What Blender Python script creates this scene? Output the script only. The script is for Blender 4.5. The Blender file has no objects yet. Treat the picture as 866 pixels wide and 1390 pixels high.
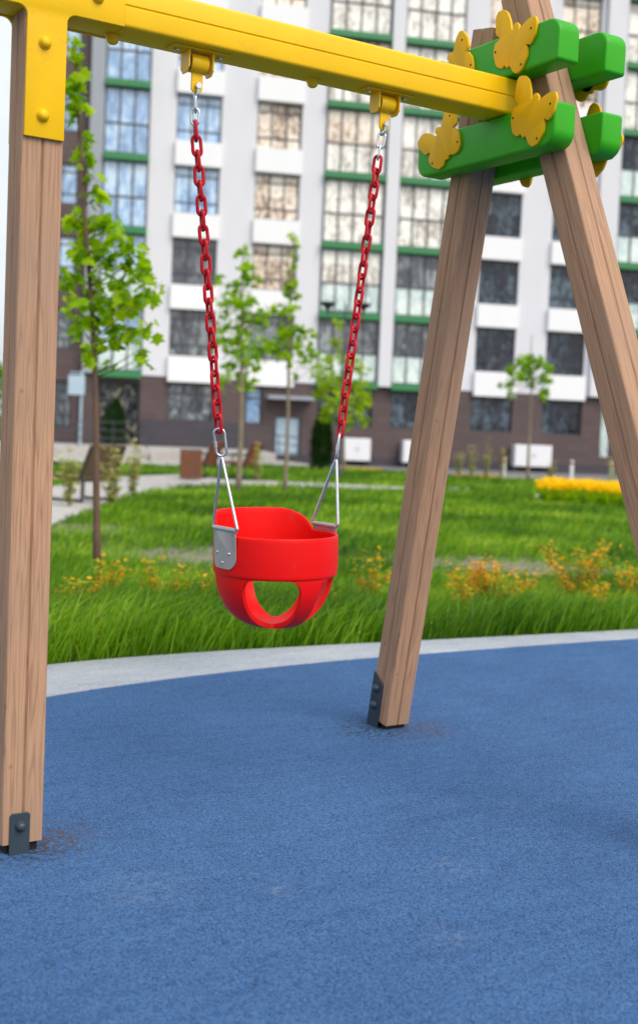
import bpy, bmesh, math, random
import numpy as np
from mathutils import Vector, Matrix
R_ = math.radians
PI = math.pi
scene = bpy.context.scene
col = scene.collection
rng = random.Random(7)

# ------------------------------------------------------------------ materials
def newmat(name):
    m = bpy.data.materials.new(name); m.use_nodes = True
    nt = m.node_tree
    b = nt.nodes['Principled BSDF']
    return m, nt, b
def N(nt, t, **kw):
    n = nt.nodes.new(t)
    for k, v in kw.items():
        if k in n.inputs: n.inputs[k].default_value = v
        else: setattr(n, k, v)
    return n
def ramp(nt, stops, interp='LINEAR'):
    r = nt.nodes.new('ShaderNodeValToRGB'); r.color_ramp.interpolation = interp
    e = r.color_ramp.elements
    while len(e) < len(stops): e.new(0.5)
    for i, (p, c) in enumerate(stops):
        e[i].position = p; e[i].color = (c[0], c[1], c[2], 1)
    return r
def coords(nt, scale=(1, 1, 1), kind='Object', rot=(0, 0, 0)):
    tc = nt.nodes.new('ShaderNodeTexCoord'); mp = nt.nodes.new('ShaderNodeMapping')
    mp.inputs['Scale'].default_value = scale; mp.inputs['Rotation'].default_value = rot
    nt.links.new(tc.outputs[kind], mp.inputs['Vector']); return mp.outputs[0]
def bump(nt, b, h, strength, dist):
    n = N(nt, 'ShaderNodeBump', Strength=strength, Distance=dist)
    nt.links.new(h, n.inputs['Height']); nt.links.new(n.outputs[0], b.inputs['Normal'])

def painted(name, c, rough=0.4, var=0.12, bscale=60, bstr=0.08, metal=0.0, spec=0.5, dirt=None):
    m, nt, b = newmat(name)
    v = coords(nt)
    n1 = N(nt, 'ShaderNodeTexNoise', Scale=6.0, Detail=6.0, Roughness=0.6); nt.links.new(v, n1.inputs['Vector'])
    d = [x * (1 - var) for x in c]; l = [min(1, x * (1 + var * .6)) for x in c]
    r = ramp(nt, [(0.3, d), (0.7, l)]); nt.links.new(n1.outputs[0], r.inputs[0])
    out = r.outputs[0]
    if dirt:
        n3 = N(nt, 'ShaderNodeTexNoise', Scale=23.0, Detail=8.0, Roughness=0.7); nt.links.new(v, n3.inputs['Vector'])
        r3 = ramp(nt, [(0.58, (0, 0, 0)), (0.75, (dirt[3],) * 3)]); nt.links.new(n3.outputs[0], r3.inputs[0])
        mx = nt.nodes.new('ShaderNodeMixRGB'); nt.links.new(r3.outputs[0], mx.inputs[0]); nt.links.new(out, mx.inputs[1])
        mx.inputs[2].default_value = (dirt[0], dirt[1], dirt[2], 1); out = mx.outputs[0]
    nt.links.new(out, b.inputs['Base Color'])
    n2 = N(nt, 'ShaderNodeTexNoise', Scale=float(bscale), Detail=3.0); nt.links.new(v, n2.inputs['Vector'])
    bump(nt, b, n2.outputs[0], bstr, 0.004)
    rr = nt.nodes.new('ShaderNodeMapRange'); rr.inputs['To Min'].default_value = rough * .8; rr.inputs['To Max'].default_value = min(1, rough * 1.25)
    nt.links.new(n1.outputs[0], rr.inputs['Value']); nt.links.new(rr.outputs[0], b.inputs['Roughness'])
    b.inputs['Metallic'].default_value = metal
    b.inputs['Specular IOR Level'].default_value = spec
    return m

def wood(name, base=(.45, .262, .155), grey=(.30, .20, .14)):
    m, nt, b = newmat(name)
    v = coords(nt, (1, 1, .045))
    # long fibres
    n = N(nt, 'ShaderNodeTexNoise', Scale=150.0, Detail=5.0, Roughness=.65, Distortion=.3); nt.links.new(v, n.inputs['Vector'])
    v2 = coords(nt, (1, 1, .035))
    w = N(nt, 'ShaderNodeTexNoise', Scale=34.0, Detail=2.0, Distortion=.35); nt.links.new(v2, w.inputs['Vector'])
    rings = nt.nodes.new('ShaderNodeMath'); rings.operation = 'PINGPONG'; rings.inputs[1].default_value = .06
    nt.links.new(w.outputs[0], rings.inputs[0])
    rs = nt.nodes.new('ShaderNodeMath'); rs.operation = 'MULTIPLY'; rs.inputs[1].default_value = 16.0; nt.links.new(rings.outputs[0], rs.inputs[0])
    v3 = coords(nt, (1, 1, .5))
    big = N(nt, 'ShaderNodeTexNoise', Scale=3.0, Detail=4.0); nt.links.new(v3, big.inputs['Vector'])
    r1 = ramp(nt, [(0.0, [x * .74 for x in base]), (.4, base), (1, [x * 1.08 for x in base])]); nt.links.new(rs.outputs[0], r1.inputs[0])
    r2 = ramp(nt, [(.35, (.80, .76, .73)), (.62, (1, 1, 1))]); nt.links.new(n.outputs[0], r2.inputs[0])
    mx = nt.nodes.new('ShaderNodeMixRGB'); mx.blend_type = 'MULTIPLY'; mx.inputs[0].default_value = .75
    nt.links.new(r1.outputs[0], mx.inputs[1]); nt.links.new(r2.outputs[0], mx.inputs[2])
    r3 = ramp(nt, [(.42, (0, 0, 0)), (.66, (.6, .6, .6))]); nt.links.new(big.outputs[0], r3.inputs[0])
    m2 = nt.nodes.new('ShaderNodeMixRGB'); nt.links.new(r3.outputs[0], m2.inputs[0]); nt.links.new(mx.outputs[0], m2.inputs[1]); m2.inputs[2].default_value = (*grey, 1)
    # dark nail / knot specks
    vo = N(nt, 'ShaderNodeTexVoronoi', Scale=9.0); nt.links.new(coords(nt, (1, 1, .8)), vo.inputs['Vector'])
    r4 = ramp(nt, [(.03, (.25, .2, .17)), (.07, (1, 1, 1))]); nt.links.new(vo.outputs['Distance'], r4.inputs[0])
    m4 = nt.nodes.new('ShaderNodeMixRGB'); m4.blend_type = 'MULTIPLY'; m4.inputs[0].default_value = .4
    nt.links.new(m2.outputs[0], m4.inputs[1]); nt.links.new(r4.outputs[0], m4.inputs[2])
    nt.links.new(m4.outputs[0], b.inputs['Base Color'])
    b.inputs['Roughness'].default_value = .72; b.inputs['Specular IOR Level'].default_value = .3
    bump(nt, b, n.outputs[0], .35, .002)
    return m

def rubber(name, c, c2, c3, stain_shade=None):
    m, nt, b = newmat(name)
    v = coords(nt)
    vo = N(nt, 'ShaderNodeTexVoronoi', Scale=290.0); nt.links.new(v, vo.inputs['Vector'])
    sep = nt.nodes.new('ShaderNodeSeparateColor'); nt.links.new(vo.outputs['Color'], sep.inputs[0])
    r1 = ramp(nt, [(0.0, c2), (.42, c), (.8, c), (1, c3)]); nt.links.new(sep.outputs[0], r1.inputs[0])
    mid = N(nt, 'ShaderNodeTexNoise', Scale=55.0, Detail=5.0, Roughness=.7); nt.links.new(v, mid.inputs['Vector'])
    rm = ramp(nt, [(.33, (.72, .72, .74)), (.6, (1.0, 1.0, 1.0)), (.75, (1.12, 1.12, 1.1))]); nt.links.new(mid.outputs[0], rm.inputs[0])
    mx = nt.nodes.new('ShaderNodeMixRGB'); mx.blend_type = 'MULTIPLY'; mx.inputs[0].default_value = .65
    nt.links.new(r1.outputs[0], mx.inputs[1]); nt.links.new(rm.outputs[0], mx.inputs[2])
    big = N(nt, 'ShaderNodeTexNoise', Scale=1.6, Detail=7.0, Roughness=.6); nt.links.new(v, big.inputs['Vector'])
    rb = ramp(nt, [(.3, (.84, .85, .88)), (.7, (1.08, 1.06, 1.04))]); nt.links.new(big.outputs[0], rb.inputs[0])
    m2 = nt.nodes.new('ShaderNodeMixRGB'); m2.blend_type = 'MULTIPLY'; m2.inputs[0].default_value = 1
    nt.links.new(mx.outputs[0], m2.inputs[1]); nt.links.new(rb.outputs[0], m2.inputs[2])
    st_ = N(nt, 'ShaderNodeTexNoise', Scale=9.0, Detail=7.0, Roughness=.75, Distortion=.6); nt.links.new(coords(nt, (.45, 2.2, 1), rot=(0, 0, R_(-20))), st_.inputs['Vector'])
    rs_ = ramp(nt, [(.3, (.78, .79, .82)), (.5, (1, 1, 1)), (.72, (1.16, 1.13, 1.08))]); nt.links.new(st_.outputs[0], rs_.inputs[0])
    m5 = nt.nodes.new('ShaderNodeMixRGB'); m5.blend_type = 'MULTIPLY'; m5.inputs[0].default_value = .8
    nt.links.new(m2.outputs[0], m5.inputs[1]); nt.links.new(rs_.outputs[0], m5.inputs[2])
    out = m5.outputs[0]
    for (px, py, rad, cc, amt) in (stain_shade or []):  # round patches mixed into the colour: stains, and contact shade
        mp = nt.nodes.new('ShaderNodeMapping'); tc = nt.nodes.new('ShaderNodeTexCoord'); nt.links.new(tc.outputs['Object'], mp.inputs[0])
        mp.inputs['Location'].default_value = (-px, -py, 0)
        ln = nt.nodes.new('ShaderNodeVectorMath'); ln.operation = 'LENGTH'; nt.links.new(mp.outputs[0], ln.inputs[0])
        mr = nt.nodes.new('ShaderNodeMapRange'); mr.inputs['From Min'].default_value = rad; mr.inputs['From Max'].default_value = rad * .15
        nt.links.new(ln.outputs['Value'], mr.inputs['Value'])
        nn = N(nt, 'ShaderNodeTexNoise', Scale=38.0, Detail=6.0, Roughness=.75); nt.links.new(v, nn.inputs['Vector'])
        rr = ramp(nt, [(.48, (0, 0, 0)), (.62, (1, 1, 1))]); nt.links.new(nn.outputs[0], rr.inputs[0])
        mu = nt.nodes.new('ShaderNodeMath'); mu.operation = 'MULTIPLY'; nt.links.new(mr.outputs[0], mu.inputs[0]); nt.links.new(rr.outputs[0], mu.inputs[1])
        m3 = nt.nodes.new('ShaderNodeMath'); m3.operation = 'MULTIPLY'; m3.inputs[1].default_value = amt; nt.links.new(mu.outputs[0], m3.inputs[0])
        mm = nt.nodes.new('ShaderNodeMixRGB'); nt.links.new(m3.outputs[0], mm.inputs[0]); nt.links.new(out, mm.inputs[1]); mm.inputs[2].default_value = (*cc, 1)
        out = mm.outputs[0]
    nt.links.new(out, b.inputs['Base Color'])
    b.inputs['Roughness'].default_value = .85; b.inputs['Specular IOR Level'].default_value = .25
    ad = nt.nodes.new('ShaderNodeMath'); ad.operation = 'ADD'; nt.links.new(vo.outputs['Distance'], ad.inputs[0]); nt.links.new(mid.outputs[0], ad.inputs[1])
    bump(nt, b, ad.outputs[0], .55, .004)
    return m

def leafy(name, stops, trans=.42, rough=.5, noise=0.0):
    m, nt, b = newmat(name)
    gi = nt.nodes.new('ShaderNodeNewGeometry')
    r = ramp(nt, stops)
    src = gi.outputs['Random Per Island']
    if noise:
        v = coords(nt); nz = N(nt, 'ShaderNodeTexNoise', Scale=noise, Detail=2.0); nt.links.new(v, nz.inputs['Vector'])
        a = nt.nodes.new('ShaderNodeMath'); a.operation = 'MULTIPLY_ADD'; a.inputs[1].default_value = .45
        nt.links.new(src, a.inputs[0])
        s = nt.nodes.new('ShaderNodeMapRange'); s.inputs['From Min'].default_value = .3; s.inputs['From Max'].default_value = .7; s.inputs['To Max'].default_value = .55
        nt.links.new(nz.outputs[0], s.inputs['Value']); nt.links.new(s.outputs[0], a.inputs[2]); src = a.outputs[0]
    nt.links.new(src, r.inputs[0])
    nt.links.new(r.outputs[0], b.inputs['Base Color']); b.inputs['Roughness'].default_value = rough
    b.inputs['Specular IOR Level'].default_value = .3
    t = nt.nodes.new('ShaderNodeBsdfTranslucent')
    g = nt.nodes.new('ShaderNodeMixRGB'); g.blend_type = 'MULTIPLY'; g.inputs[0].default_value = 1; g.inputs[2].default_value = (1.35, 1.25, .6, 1)
    nt.links.new(r.outputs[0], g.inputs[1]); nt.links.new(g.outputs[0], t.inputs[0])
    mx = nt.nodes.new('ShaderNodeMixShader'); mx.inputs[0].default_value = trans
    nt.links.new(b.outputs[0], mx.inputs[1]); nt.links.new(t.outputs[0], mx.inputs[2])
    nt.links.new(mx.outputs[0], nt.nodes['Material Output'].inputs[0])
    return m

def glass(name, c1, c2, c3, scale=(1.6, 1, .5), ior=1.9, wob=.03, pw=.62, ph=1.3):
    """window glass; dark rooms and mirrored sky and buildings painted into the colour, pane by pane"""
    m, nt, b = newmat(name)
    v = coords(nt, scale)
    oi = nt.nodes.new('ShaderNodeObjectInfo')
    sh = nt.nodes.new('ShaderNodeVectorMath'); sh.operation = 'MULTIPLY_ADD'; nt.links.new(oi.outputs['Random'], sh.inputs[0]); sh.inputs[1].default_value = (37, 11, 53); nt.links.new(v, sh.inputs[2])
    n = N(nt, 'ShaderNodeTexNoise', Scale=2.3, Detail=4.0, Distortion=2.2, Roughness=.6); nt.links.new(sh.outputs[0], n.inputs['Vector'])
    # per-pane random value
    cell = nt.nodes.new('ShaderNodeVectorMath'); cell.operation = 'SNAP'; cell.inputs[1].default_value = (pw, 50, ph); nt.links.new(coords(nt), cell.inputs[0])
    cc = nt.nodes.new('ShaderNodeVectorMath'); cc.operation = 'ADD'; nt.links.new(cell.outputs[0], cc.inputs[0]); nt.links.new(oi.outputs['Random'], cc.inputs[1])
    wn = nt.nodes.new('ShaderNodeTexWhiteNoise'); nt.links.new(cc.outputs[0], wn.inputs['Vector'])
    a = nt.nodes.new('ShaderNodeMath'); a.operation = 'MULTIPLY_ADD'; a.inputs[1].default_value = .20; nt.links.new(wn.outputs['Value'], a.inputs[0])
    sb = nt.nodes.new('ShaderNodeMath'); sb.operation = 'SUBTRACT'; sb.inputs[1].default_value = .10; nt.links.new(n.outputs[0], sb.inputs[0]); nt.links.new(sb.outputs[0], a.inputs[2])
    r = ramp(nt, [(.36, c1), (.5, c2), (.64, c3)]); nt.links.new(a.outputs[0], r.inputs[0])
    nt.links.new(r.outputs[0], b.inputs['Base Color'])
    b.inputs['Roughness'].default_value = .05; b.inputs['IOR'].default_value = ior
    n2 = N(nt, 'ShaderNodeTexNoise', Scale=1.3, Detail=1.0); nt.links.new(coords(nt), n2.inputs['Vector'])
    bump(nt, b, n2.outputs[0], wob * 10, .05)
    return m

def stucco(name, c, streak=.1):
    m, nt, b = newmat(name)
    n = N(nt, 'ShaderNodeTexNoise', Scale=2.0, Detail=8.0, Roughness=.65); nt.links.new(coords(nt, (1, 1, .25)), n.inputs['Vector'])
    r = ramp(nt, [(.3, [x * (1 - streak) for x in c]), (.7, c)]); nt.links.new(n.outputs[0], r.inputs[0]); nt.links.new(r.outputs[0], b.inputs['Base Color'])
    b.inputs['Roughness'].default_value = .85
    n2 = N(nt, 'ShaderNodeTexNoise', Scale=80.0, Detail=3.0); nt.links.new(coords(nt), n2.inputs['Vector'])
    bump(nt, b, n2.outputs[0], .2, .01)
    return m

def tile(name, c, mortar, sx=.6, sz=.3):
    m, nt, b = newmat(name)
    mp = coords(nt, (1, 1, 1), rot=(R_(90), 0, 0))
    br = N(nt, 'ShaderNodeTexBrick', Scale=1.0); br.inputs['Brick Width'].default_value = sx; br.inputs['Row Height'].default_value = sz
    br.inputs['Mortar Size'].default_value = .012; br.inputs['Color1'].default_value = (*c, 1); br.inputs['Color2'].default_value = (*[x * .82 for x in c], 1)
    br.inputs['Mortar'].default_value = (*mortar, 1); nt.links.new(mp, br.inputs['Vector']); nt.links.new(br.outputs[0], b.inputs['Base Color'])
    b.inputs['Roughness'].default_value = .6
    return m

def ground(name, c1, c2, c3, s1=.8, s2=40, bs=.5):
    m, nt, b = newmat(name)
    v = coords(nt)
    n = N(nt, 'ShaderNodeTexNoise', Scale=s1, Detail=8.0, Roughness=.65); nt.links.new(v, n.inputs['Vector'])
    r = ramp(nt, [(.35, c1), (.5, c2), (.65, c3)]); nt.links.new(n.outputs[0], r.inputs[0])
    n2 = N(nt, 'ShaderNodeTexNoise', Scale=float(s2), Detail=4.0); nt.links.new(v, n2.inputs['Vector'])
    r2 = ramp(nt, [(.3, (.7, .7, .7)), (.7, (1.15, 1.15, 1.15))]); nt.links.new(n2.outputs[0], r2.inputs[0])
    mx = nt.nodes.new('ShaderNodeMixRGB'); mx.blend_type = 'MULTIPLY'; mx.inputs[0].default_value = 1
    nt.links.new(r.outputs[0], mx.inputs[1]); nt.links.new(r2.outputs[0], mx.inputs[2]); nt.links.new(mx.outputs[0], b.inputs['Base Color'])
    b.inputs['Roughness'].default_value = .95; b.inputs['Specular IOR Level'].default_value = .2
    bump(nt, b, n2.outputs[0], bs, .02)
    return m

M = {}
M['wood'] = wood('weathered_timber')
M['wood3'] = wood('grey_bench_timber', (.17, .12, .075), (.13, .11, .08))
M['wood2'] = wood('stained_bench_timber', (.24, .085, .04), (.16, .08, .05))
M['yellow'] = painted('yellow_powder_coat', (.86, .50, .001), .38, .06, 90, .05, spec=.3, dirt=(.50, .30, .05, .35))
M['yellowboard'] = painted('yellow_plastic_board', (.80, .45, .001), .55, .08, 140, .15, spec=.25)
M['green'] = painted('green_plastic_beam', (.03, .36, .003), .42, .1, 120, .08, spec=.3, dirt=(.08, .22, .05, .4))
M['red'] = painted('red_moulded_plastic', (.74, .003, .002), .45, .05, 220, .08, spec=.22, dirt=(.42, .06, .04, .35))
M['redchain'] = painted('red_dipped_chain', (.46, .002, .012), .3, .15, 160, .12, spec=.3)
M['zinc'] = painted('zinc_plated_steel', (.62, .64, .66), .3, .12, 90, .1, metal=1.0)
M['zincplate'] = painted('dull_galvanised_plate', (.42, .42, .42), .42, .14, 60, .15, metal=.55)
M['slate'] = painted('blue_black_steel', (.03, .045, .06), .42, .2, 120, .1)
M['black'] = painted('dark_frame_steel', (.03, .03, .032), .5, .2, 60, .1)
M['dark'] = painted('black_gap', (.008, .007, .006), .9, .2, 60, .1)
FT = [(.02, -.02, .17, (.03, .026, .026), 1.9), (.13, .02, .16, (.09, .055, .035), 1.2), (1.80, .58, .2, (.10, .055, .03), 1.1), (1.62, .62, .19, (.02, .028, .045), 1.6),  # darkest entries paint contact shade at the feet, with soil; brown ones are stains
      (.20, -.42, .17, (.28, .32, .38), .25), (.50, -.58, .07, (.30, .34, .40), .3), (1.0, -.66, .11, (.30, .34, .40), .28), (.72, -1.0, .09, (.30, .34, .40), .28), (1.5, -.3, .08, (.27, .31, .38), .22)]
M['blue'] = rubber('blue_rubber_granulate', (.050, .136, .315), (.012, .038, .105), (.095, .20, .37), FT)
M['pale'] = rubber('pale_grey_rubber_granulate', (.42, .46, .51), (.28, .32, .37), (.56, .59, .63))
M['soil'] = ground('lawn_soil', (.035, .06, .015), (.06, .09, .02), (.12, .11, .07), .6, 30)
M['dry'] = ground('dry_soil', (.15, .145, .10), (.24, .225, .17), (.10, .13, .05), 2.5, 60)
M['paving'] = ground('pale_concrete_paving', (.36, .35, .34), (.46, .45, .43), (.40, .38, .35), .5, 20, .2)
M['asphalt'] = ground('grey_asphalt', (.15, .15, .16), (.2, .2, .21), (.17, .17, .18), .3, 80, .3)
M['grass'] = leafy('grass_blades', [(0, (.010, .04, .002)), (.28, (.05, .15, .003)), (.62, (.16, .36, .005)), (1, (.50, .64, .07))], .42, .45, .45)
M['leaf'] = leafy('maple_leaves', [(0, (.12, .27, .002)), (.5, (.24, .46, .003)), (1, (.44, .62, .010))], .6)
M['leaf2'] = leafy('lime_leaves', [(0, (.11, .27, .003)), (.5, (.22, .46, .004)), (1, (.42, .62, .01))], .55)
M['leafy'] = leafy('young_yellow_green_leaves', [(0, (.18, .32, .004)), (.5, (.30, .48, .006)), (1, (.5, .64, .02))], .5)
M['thuja'] = leafy('thuja_needles', [(0, (.008, .03, .006)), (.6, (.018, .06, .01)), (1, (.04, .10, .015))], .15)
M['spirea'] = leafy('spirea_leaves', [(0, (.12, .28, .004)), (.42, (.40, .44, .006)), (.54, (.84, .50, .01)), (.76, (.82, .30, .01)), (1, (.62, .11, .02))], .45, .5, 5.0)
M['weed'] = leafy('pale_weed_leaves', [(0, (.22, .28, .07)), (.5, (.40, .42, .12)), (1, (.56, .52, .22))], .4)
M['petal'] = leafy('yellow_petals', [(0, (.82, .56, .003)), (.5, (.92, .72, .01)), (1, (.95, .80, .03))], .5)
M['bark'] = painted('brown_bark', (.13, .075, .05), .85, .35, 60, .6)
M['barkp'] = painted('pale_young_bark', (.24, .19, .13), .85, .35, 60, .5)
M['stake'] = painted('pinkish_stake', (.45, .33, .27), .8, .2, 60, .3)
M['white'] = stucco('white_render', (.66, .67, .72), .05)
M['panel'] = stucco('white_balcony_panel', (.80, .81, .84), .03)
M['gray'] = stucco('blue_grey_render', (.32, .35, .40), .08)
M['brown'] = tile('brown_facade_tile', (.092, .062, .062), (.06, .042, .044))
M['plinth'] = tile('dark_plinth_tile', (.05, .045, .06), (.035, .03, .038))
M['gbar'] = painted('green_facade_band', (.03, .20, .07), .5, .08, 20, .05)
M['frame'] = painted('dark_grey_window_frame', (.045, .048, .062), .5, .1, 40, .05)
M['g_blue'] = glass('glass_painted_sky', (.14, .26, .46), (.26, .44, .70), (.50, .66, .82), (.9, 1, .35), ior=2.2)  # blue of the mirrored sky is put into the base colour
M['g_cream'] = glass('glass_painted_cream_reflection', (.20, .13, .09), (.78, .62, .48), (.92, .88, .80), (2.0, 1, .9), ior=1.7)  # cream reflection of the buildings opposite, painted as base colour
M['g_white'] = glass('glass_painted_pale_reflection', (.36, .31, .27), (.84, .82, .76), (.95, .94, .90), (1.9, 1, .7), ior=1.8)  # pale reflections from across the yard, painted into the base colour
M['g_dark'] = glass('dark_window_glass', (.006, .009, .016), (.018, .026, .042), (.10, .14, .18), (1.2, 1, .7), ior=1.5)
M['g_teal'] = glass('pale_teal_panel_glass', (.36, .48, .48), (.55, .68, .67), (.74, .82, .80), (1.2, 1, .4), ior=1.8)
M['g_grey'] = glass('grey_window_glass', (.03, .036, .045), (.085, .10, .12), (.26, .30, .32), (1.3, 1, .5), ior=1.7)
M['g_shop'] = glass('entrance_glass', (.008, .009, .012), (.02, .024, .03), (.40, .38, .27), (.8, 1, .5), ior=1.5)
M['lightblue'] = painted('pale_blue_door', (.36, .48, .58), .5, .05, 40, .05)
M['wpaint'] = painted('white_cabinet_paint', (.74, .75, .78), .5, .05, 40, .05)
M['ykerb'] = painted('yellow_kerb_paint', (.70, .44, .03), .8, .2, 60, .3)
M['kerb'] = painted('concrete_kerb', (.42, .41, .40), .9, .15, 60, .3)
M['redpaint'] = painted('red_reflective_band', (.45, .05, .05), .5, .1, 60, .1)

# ------------------------------------------------------------------ object helpers
def link(name, me, mat, parent=None, smooth=False, loc=None, mw=None):
    o = bpy.data.objects.new(name, me); col.objects.link(o)
    if mat is not None:
        for mm in (mat if isinstance(mat, (list, tuple)) else [mat]): me.materials.append(mm)
    if parent is not None: o.parent = parent
    if mw is not None: o.matrix_local = mw
    elif loc is not None: o.location = loc
    if smooth:
        me.polygons.foreach_set('use_smooth', [True] * len(me.polygons))
    return o
def build(name, bm, mat, parent=None, smooth=False, loc=None, mw=None, autosmooth=None):
    me = bpy.data.meshes.new(name); bm.normal_update(); bm.to_mesh(me); bm.free()
    o = link(name, me, mat, parent, smooth or autosmooth is not None, loc, mw)
    if autosmooth is not None: me.set_sharp_from_angle(angle=R_(autosmooth))
    return o
def tag(o, label=None, cat=None, group=None, kind=None):
    if label: o['label'] = label
    if cat: o['category'] = cat
    if group: o['group'] = group
    if kind: o['kind'] = kind
    return o
def empty(name, loc, label, cat, group=None, rz=0):
    o = bpy.data.objects.new(name, None); col.objects.link(o); o.location = loc; o.rotation_euler = (0, 0, rz)
    o.empty_display_size = .1
    return tag(o, label, cat, group)
def box(bm, x0, x1, y0, y1, z0, z1, bev=0.0):
    r = bmesh.ops.create_cube(bm, size=1, matrix=Matrix.Translation(((x0 + x1) / 2, (y0 + y1) / 2, (z0 + z1) / 2)) @ Matrix.Diagonal((x1 - x0, y1 - y0, z1 - z0, 1)))
    if bev:
        es = list({e for v in r['verts'] for e in v.link_edges})
        bmesh.ops.bevel(bm, geom=es, offset=bev, segments=2, affect='EDGES', profile=.6)
def prism(bm, pts, a, b, axis='z'):
    """polygon pts (2D, ccw) extruded from a to b along axis"""
    def P(p, t):
        return {'z': (p[0], p[1], t), 'y': (p[0], t, p[1]), 'x': (t, p[0], p[1])}[axis]
    v0 = [bm.verts.new(P(p, a)) for p in pts]; v1 = [bm.verts.new(P(p, b)) for p in pts]
    n = len(pts); fs = []
    for i in range(n): fs.append(bm.faces.new((v0[i], v0[(i + 1) % n], v1[(i + 1) % n], v1[i])))
    c0 = bm.faces.new(v0[::-1]); c1 = bm.faces.new(v1)
    fs += [c0, c1]
    bmesh.ops.recalc_face_normals(bm, faces=fs)
    return v0, v1, c0, c1
def bevel_all(bm, off, seg=2, ang=30):
    es = [e for e in bm.edges if len(e.link_faces) == 2 and e.calc_face_angle(0) > R_(ang)]
    bmesh.ops.bevel(bm, geom=es, offset=off, segments=seg, affect='EDGES', profile=.5, clamp_overlap=True)
def tube(bm, pts, rad, n=10, closed=False, cap=True):
    pts = [Vector(p) for p in pts]; m = len(pts)
    rads = rad if isinstance(rad, (list, tuple)) else [rad] * m
    rings = []; up = None
    for i in range(m):
        if closed: t = (pts[(i + 1) % m] - pts[i - 1]).normalized()
        else: t = (pts[min(i + 1, m - 1)] - pts[max(i - 1, 0)]).normalized()
        if up is None:
            up = Vector((0, 0, 1)) if abs(t.z) < .9 else Vector((1, 0, 0))
        u = (up - t * up.dot(t)).normalized(); w = t.cross(u); up = u
        rings.append([bm.verts.new(pts[i] + (u * math.cos(2 * PI * k / n) + w * math.sin(2 * PI * k / n)) * rads[i]) for k in range(n)])
    for i in range(m if closed else m - 1):
        a, b = rings[i], rings[(i + 1) % m]
        for k in range(n): bm.faces.new((a[k], a[(k + 1) % n], b[(k + 1) % n], b[k]))
    if cap and not closed:
        bm.faces.new(rings[0][::-1]); bm.faces.new(rings[-1])
def lathe(bm, prof, n=20, mat=Matrix.Identity(4)):
    rings = []
    for r, z in prof:
        if r < 1e-6: rings.append([bm.verts.new(mat @ Vector((0, 0, z)))])
        else: rings.append([bm.verts.new(mat @ Vector((r * math.cos(2 * PI * k / n), r * math.sin(2 * PI * k / n), z))) for k in range(n)])
    for a, b in zip(rings, rings[1:]):
        for k in range(n):
            k2 = (k + 1) % n
            if len(a) == 1 and len(b) == 1: continue
            if len(a) == 1: bm.faces.new((a[0], b[k], b[k2]))
            elif len(b) == 1: bm.faces.new((a[k], b[0], a[k2]))
            else: bm.faces.new((a[k], b[k], b[k2], a[k2]))
    return rings
AX = {'-y': Matrix.Rotation(R_(90), 4, 'X'), '-x': Matrix.Rotation(R_(-90), 4, 'Y'), 'x': Matrix.Rotation(R_(90), 4, 'Y'), '-z': Matrix.Rotation(R_(180), 4, 'X'), 'z': Matrix.Identity(4), 'y': Matrix.Rotation(R_(-90), 4, 'X')}
def cap_bolt(bm, p, ax, r=.0165, h=.015):
    lathe(bm, [(r, -.001), (r, h * .28), (r * .86, h * .36), (r * .84, h * .5), (r * .7, h * .78), (r * .42, h * .95), (0, h)], 20, Matrix.Translation(p) @ AX[ax])

# ------------------------------------------------------------------ terrain
CX, CY = -1.01, -3.116
FH = (0.52861613, 0.84886099); RH = (0.84994, -0.52688)
def dep(x, y): return (x - CX) * FH[0] + (y - CY) * FH[1]
def zd(d):
    if d <= 6: return -.03
    if d < 9: return -.03 + (d - 6) / 3 * (-.117 + .03)
    if d < 60: return -.013 * d
    return -.78
def zt(x, y): return zd(dep(x, y))
def gp(d, l): return (CX + FH[0] * d + RH[0] * l, CY + FH[1] * d + RH[1] * l)
bm = bmesh.new()
ds = [-120, -20, 6, 7.5, 9, 60, 350]; ls = [-220, -40, 0, 40, 220]
g = [[bm.verts.new((*gp(d, l), zd(d))) for l in ls] for d in ds]
for i in range(len(ds) - 1):
    for j in range(len(ls) - 1): bm.faces.new((g[i][j], g[i][j + 1], g[i + 1][j + 1], g[i + 1][j]))
bmesh.ops.recalc_face_normals(bm, faces=bm.faces[:])
if sum(f.normal.z for f in bm.faces) < 0: bmesh.ops.reverse_faces(bm, faces=bm.faces[:])
tag(build('ground', bm, M['soil']), kind='structure')

def catmull(pts, n=12):
    P = [Vector(p) for p in pts]; out = []
    for i in range(len(P) - 1):
        p0 = P[max(i - 1, 0)]; p1 = P[i]; p2 = P[i + 1]; p3 = P[min(i + 2, len(P) - 1)]
        for k in range(n):
            t = k / n
            out.append(.5 * ((2 * p1) + (p2 - p0) * t + (2 * p0 - 5 * p1 + 4 * p2 - p3) * t * t + (3 * p1 - p0 - 3 * p2 + p3) * t ** 3))
    out.append(P[-1]); return [(v.x, v.y) for v in out]
BLUE = catmull([(-9, -6), (-6, -2.6), (-3, .1), (-1, 1.0), (0, 1.38), (.64, 1.60), (1.33, 1.73), (2.16, 1.79), (2.85, 1.775), (4.26, 1.70), (6.5, 1.45), (9, .9), (12, -.3), (15, -2.5)])
EDGE = catmull([(-10, -5.6), (-7, -2.2), (-3.4, .75), (-1.2, 1.65), (0, 2.0), (.83, 2.19), (1.55, 2.215), (2.38, 2.15), (3.57, 2.02), (4.45, 1.93), (6.7, 1.7), (9.2, 1.2), (12.3, .1), (15.5, -2.2)])
def edge_y(x):
    for a, b in zip(EDGE, EDGE[1:]):
        if a[0] <= x <= b[0]: return a[1] + (b[1] - a[1]) * (x - a[0]) / max(1e-6, b[0] - a[0])
    return -5
bm = bmesh.new()
prism(bm, BLUE + [(15, -14), (-9, -14)], -.06, 0.0); build_o = build('playground_surface', bm, M['blue']); tag(build_o, kind='structure')
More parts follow.
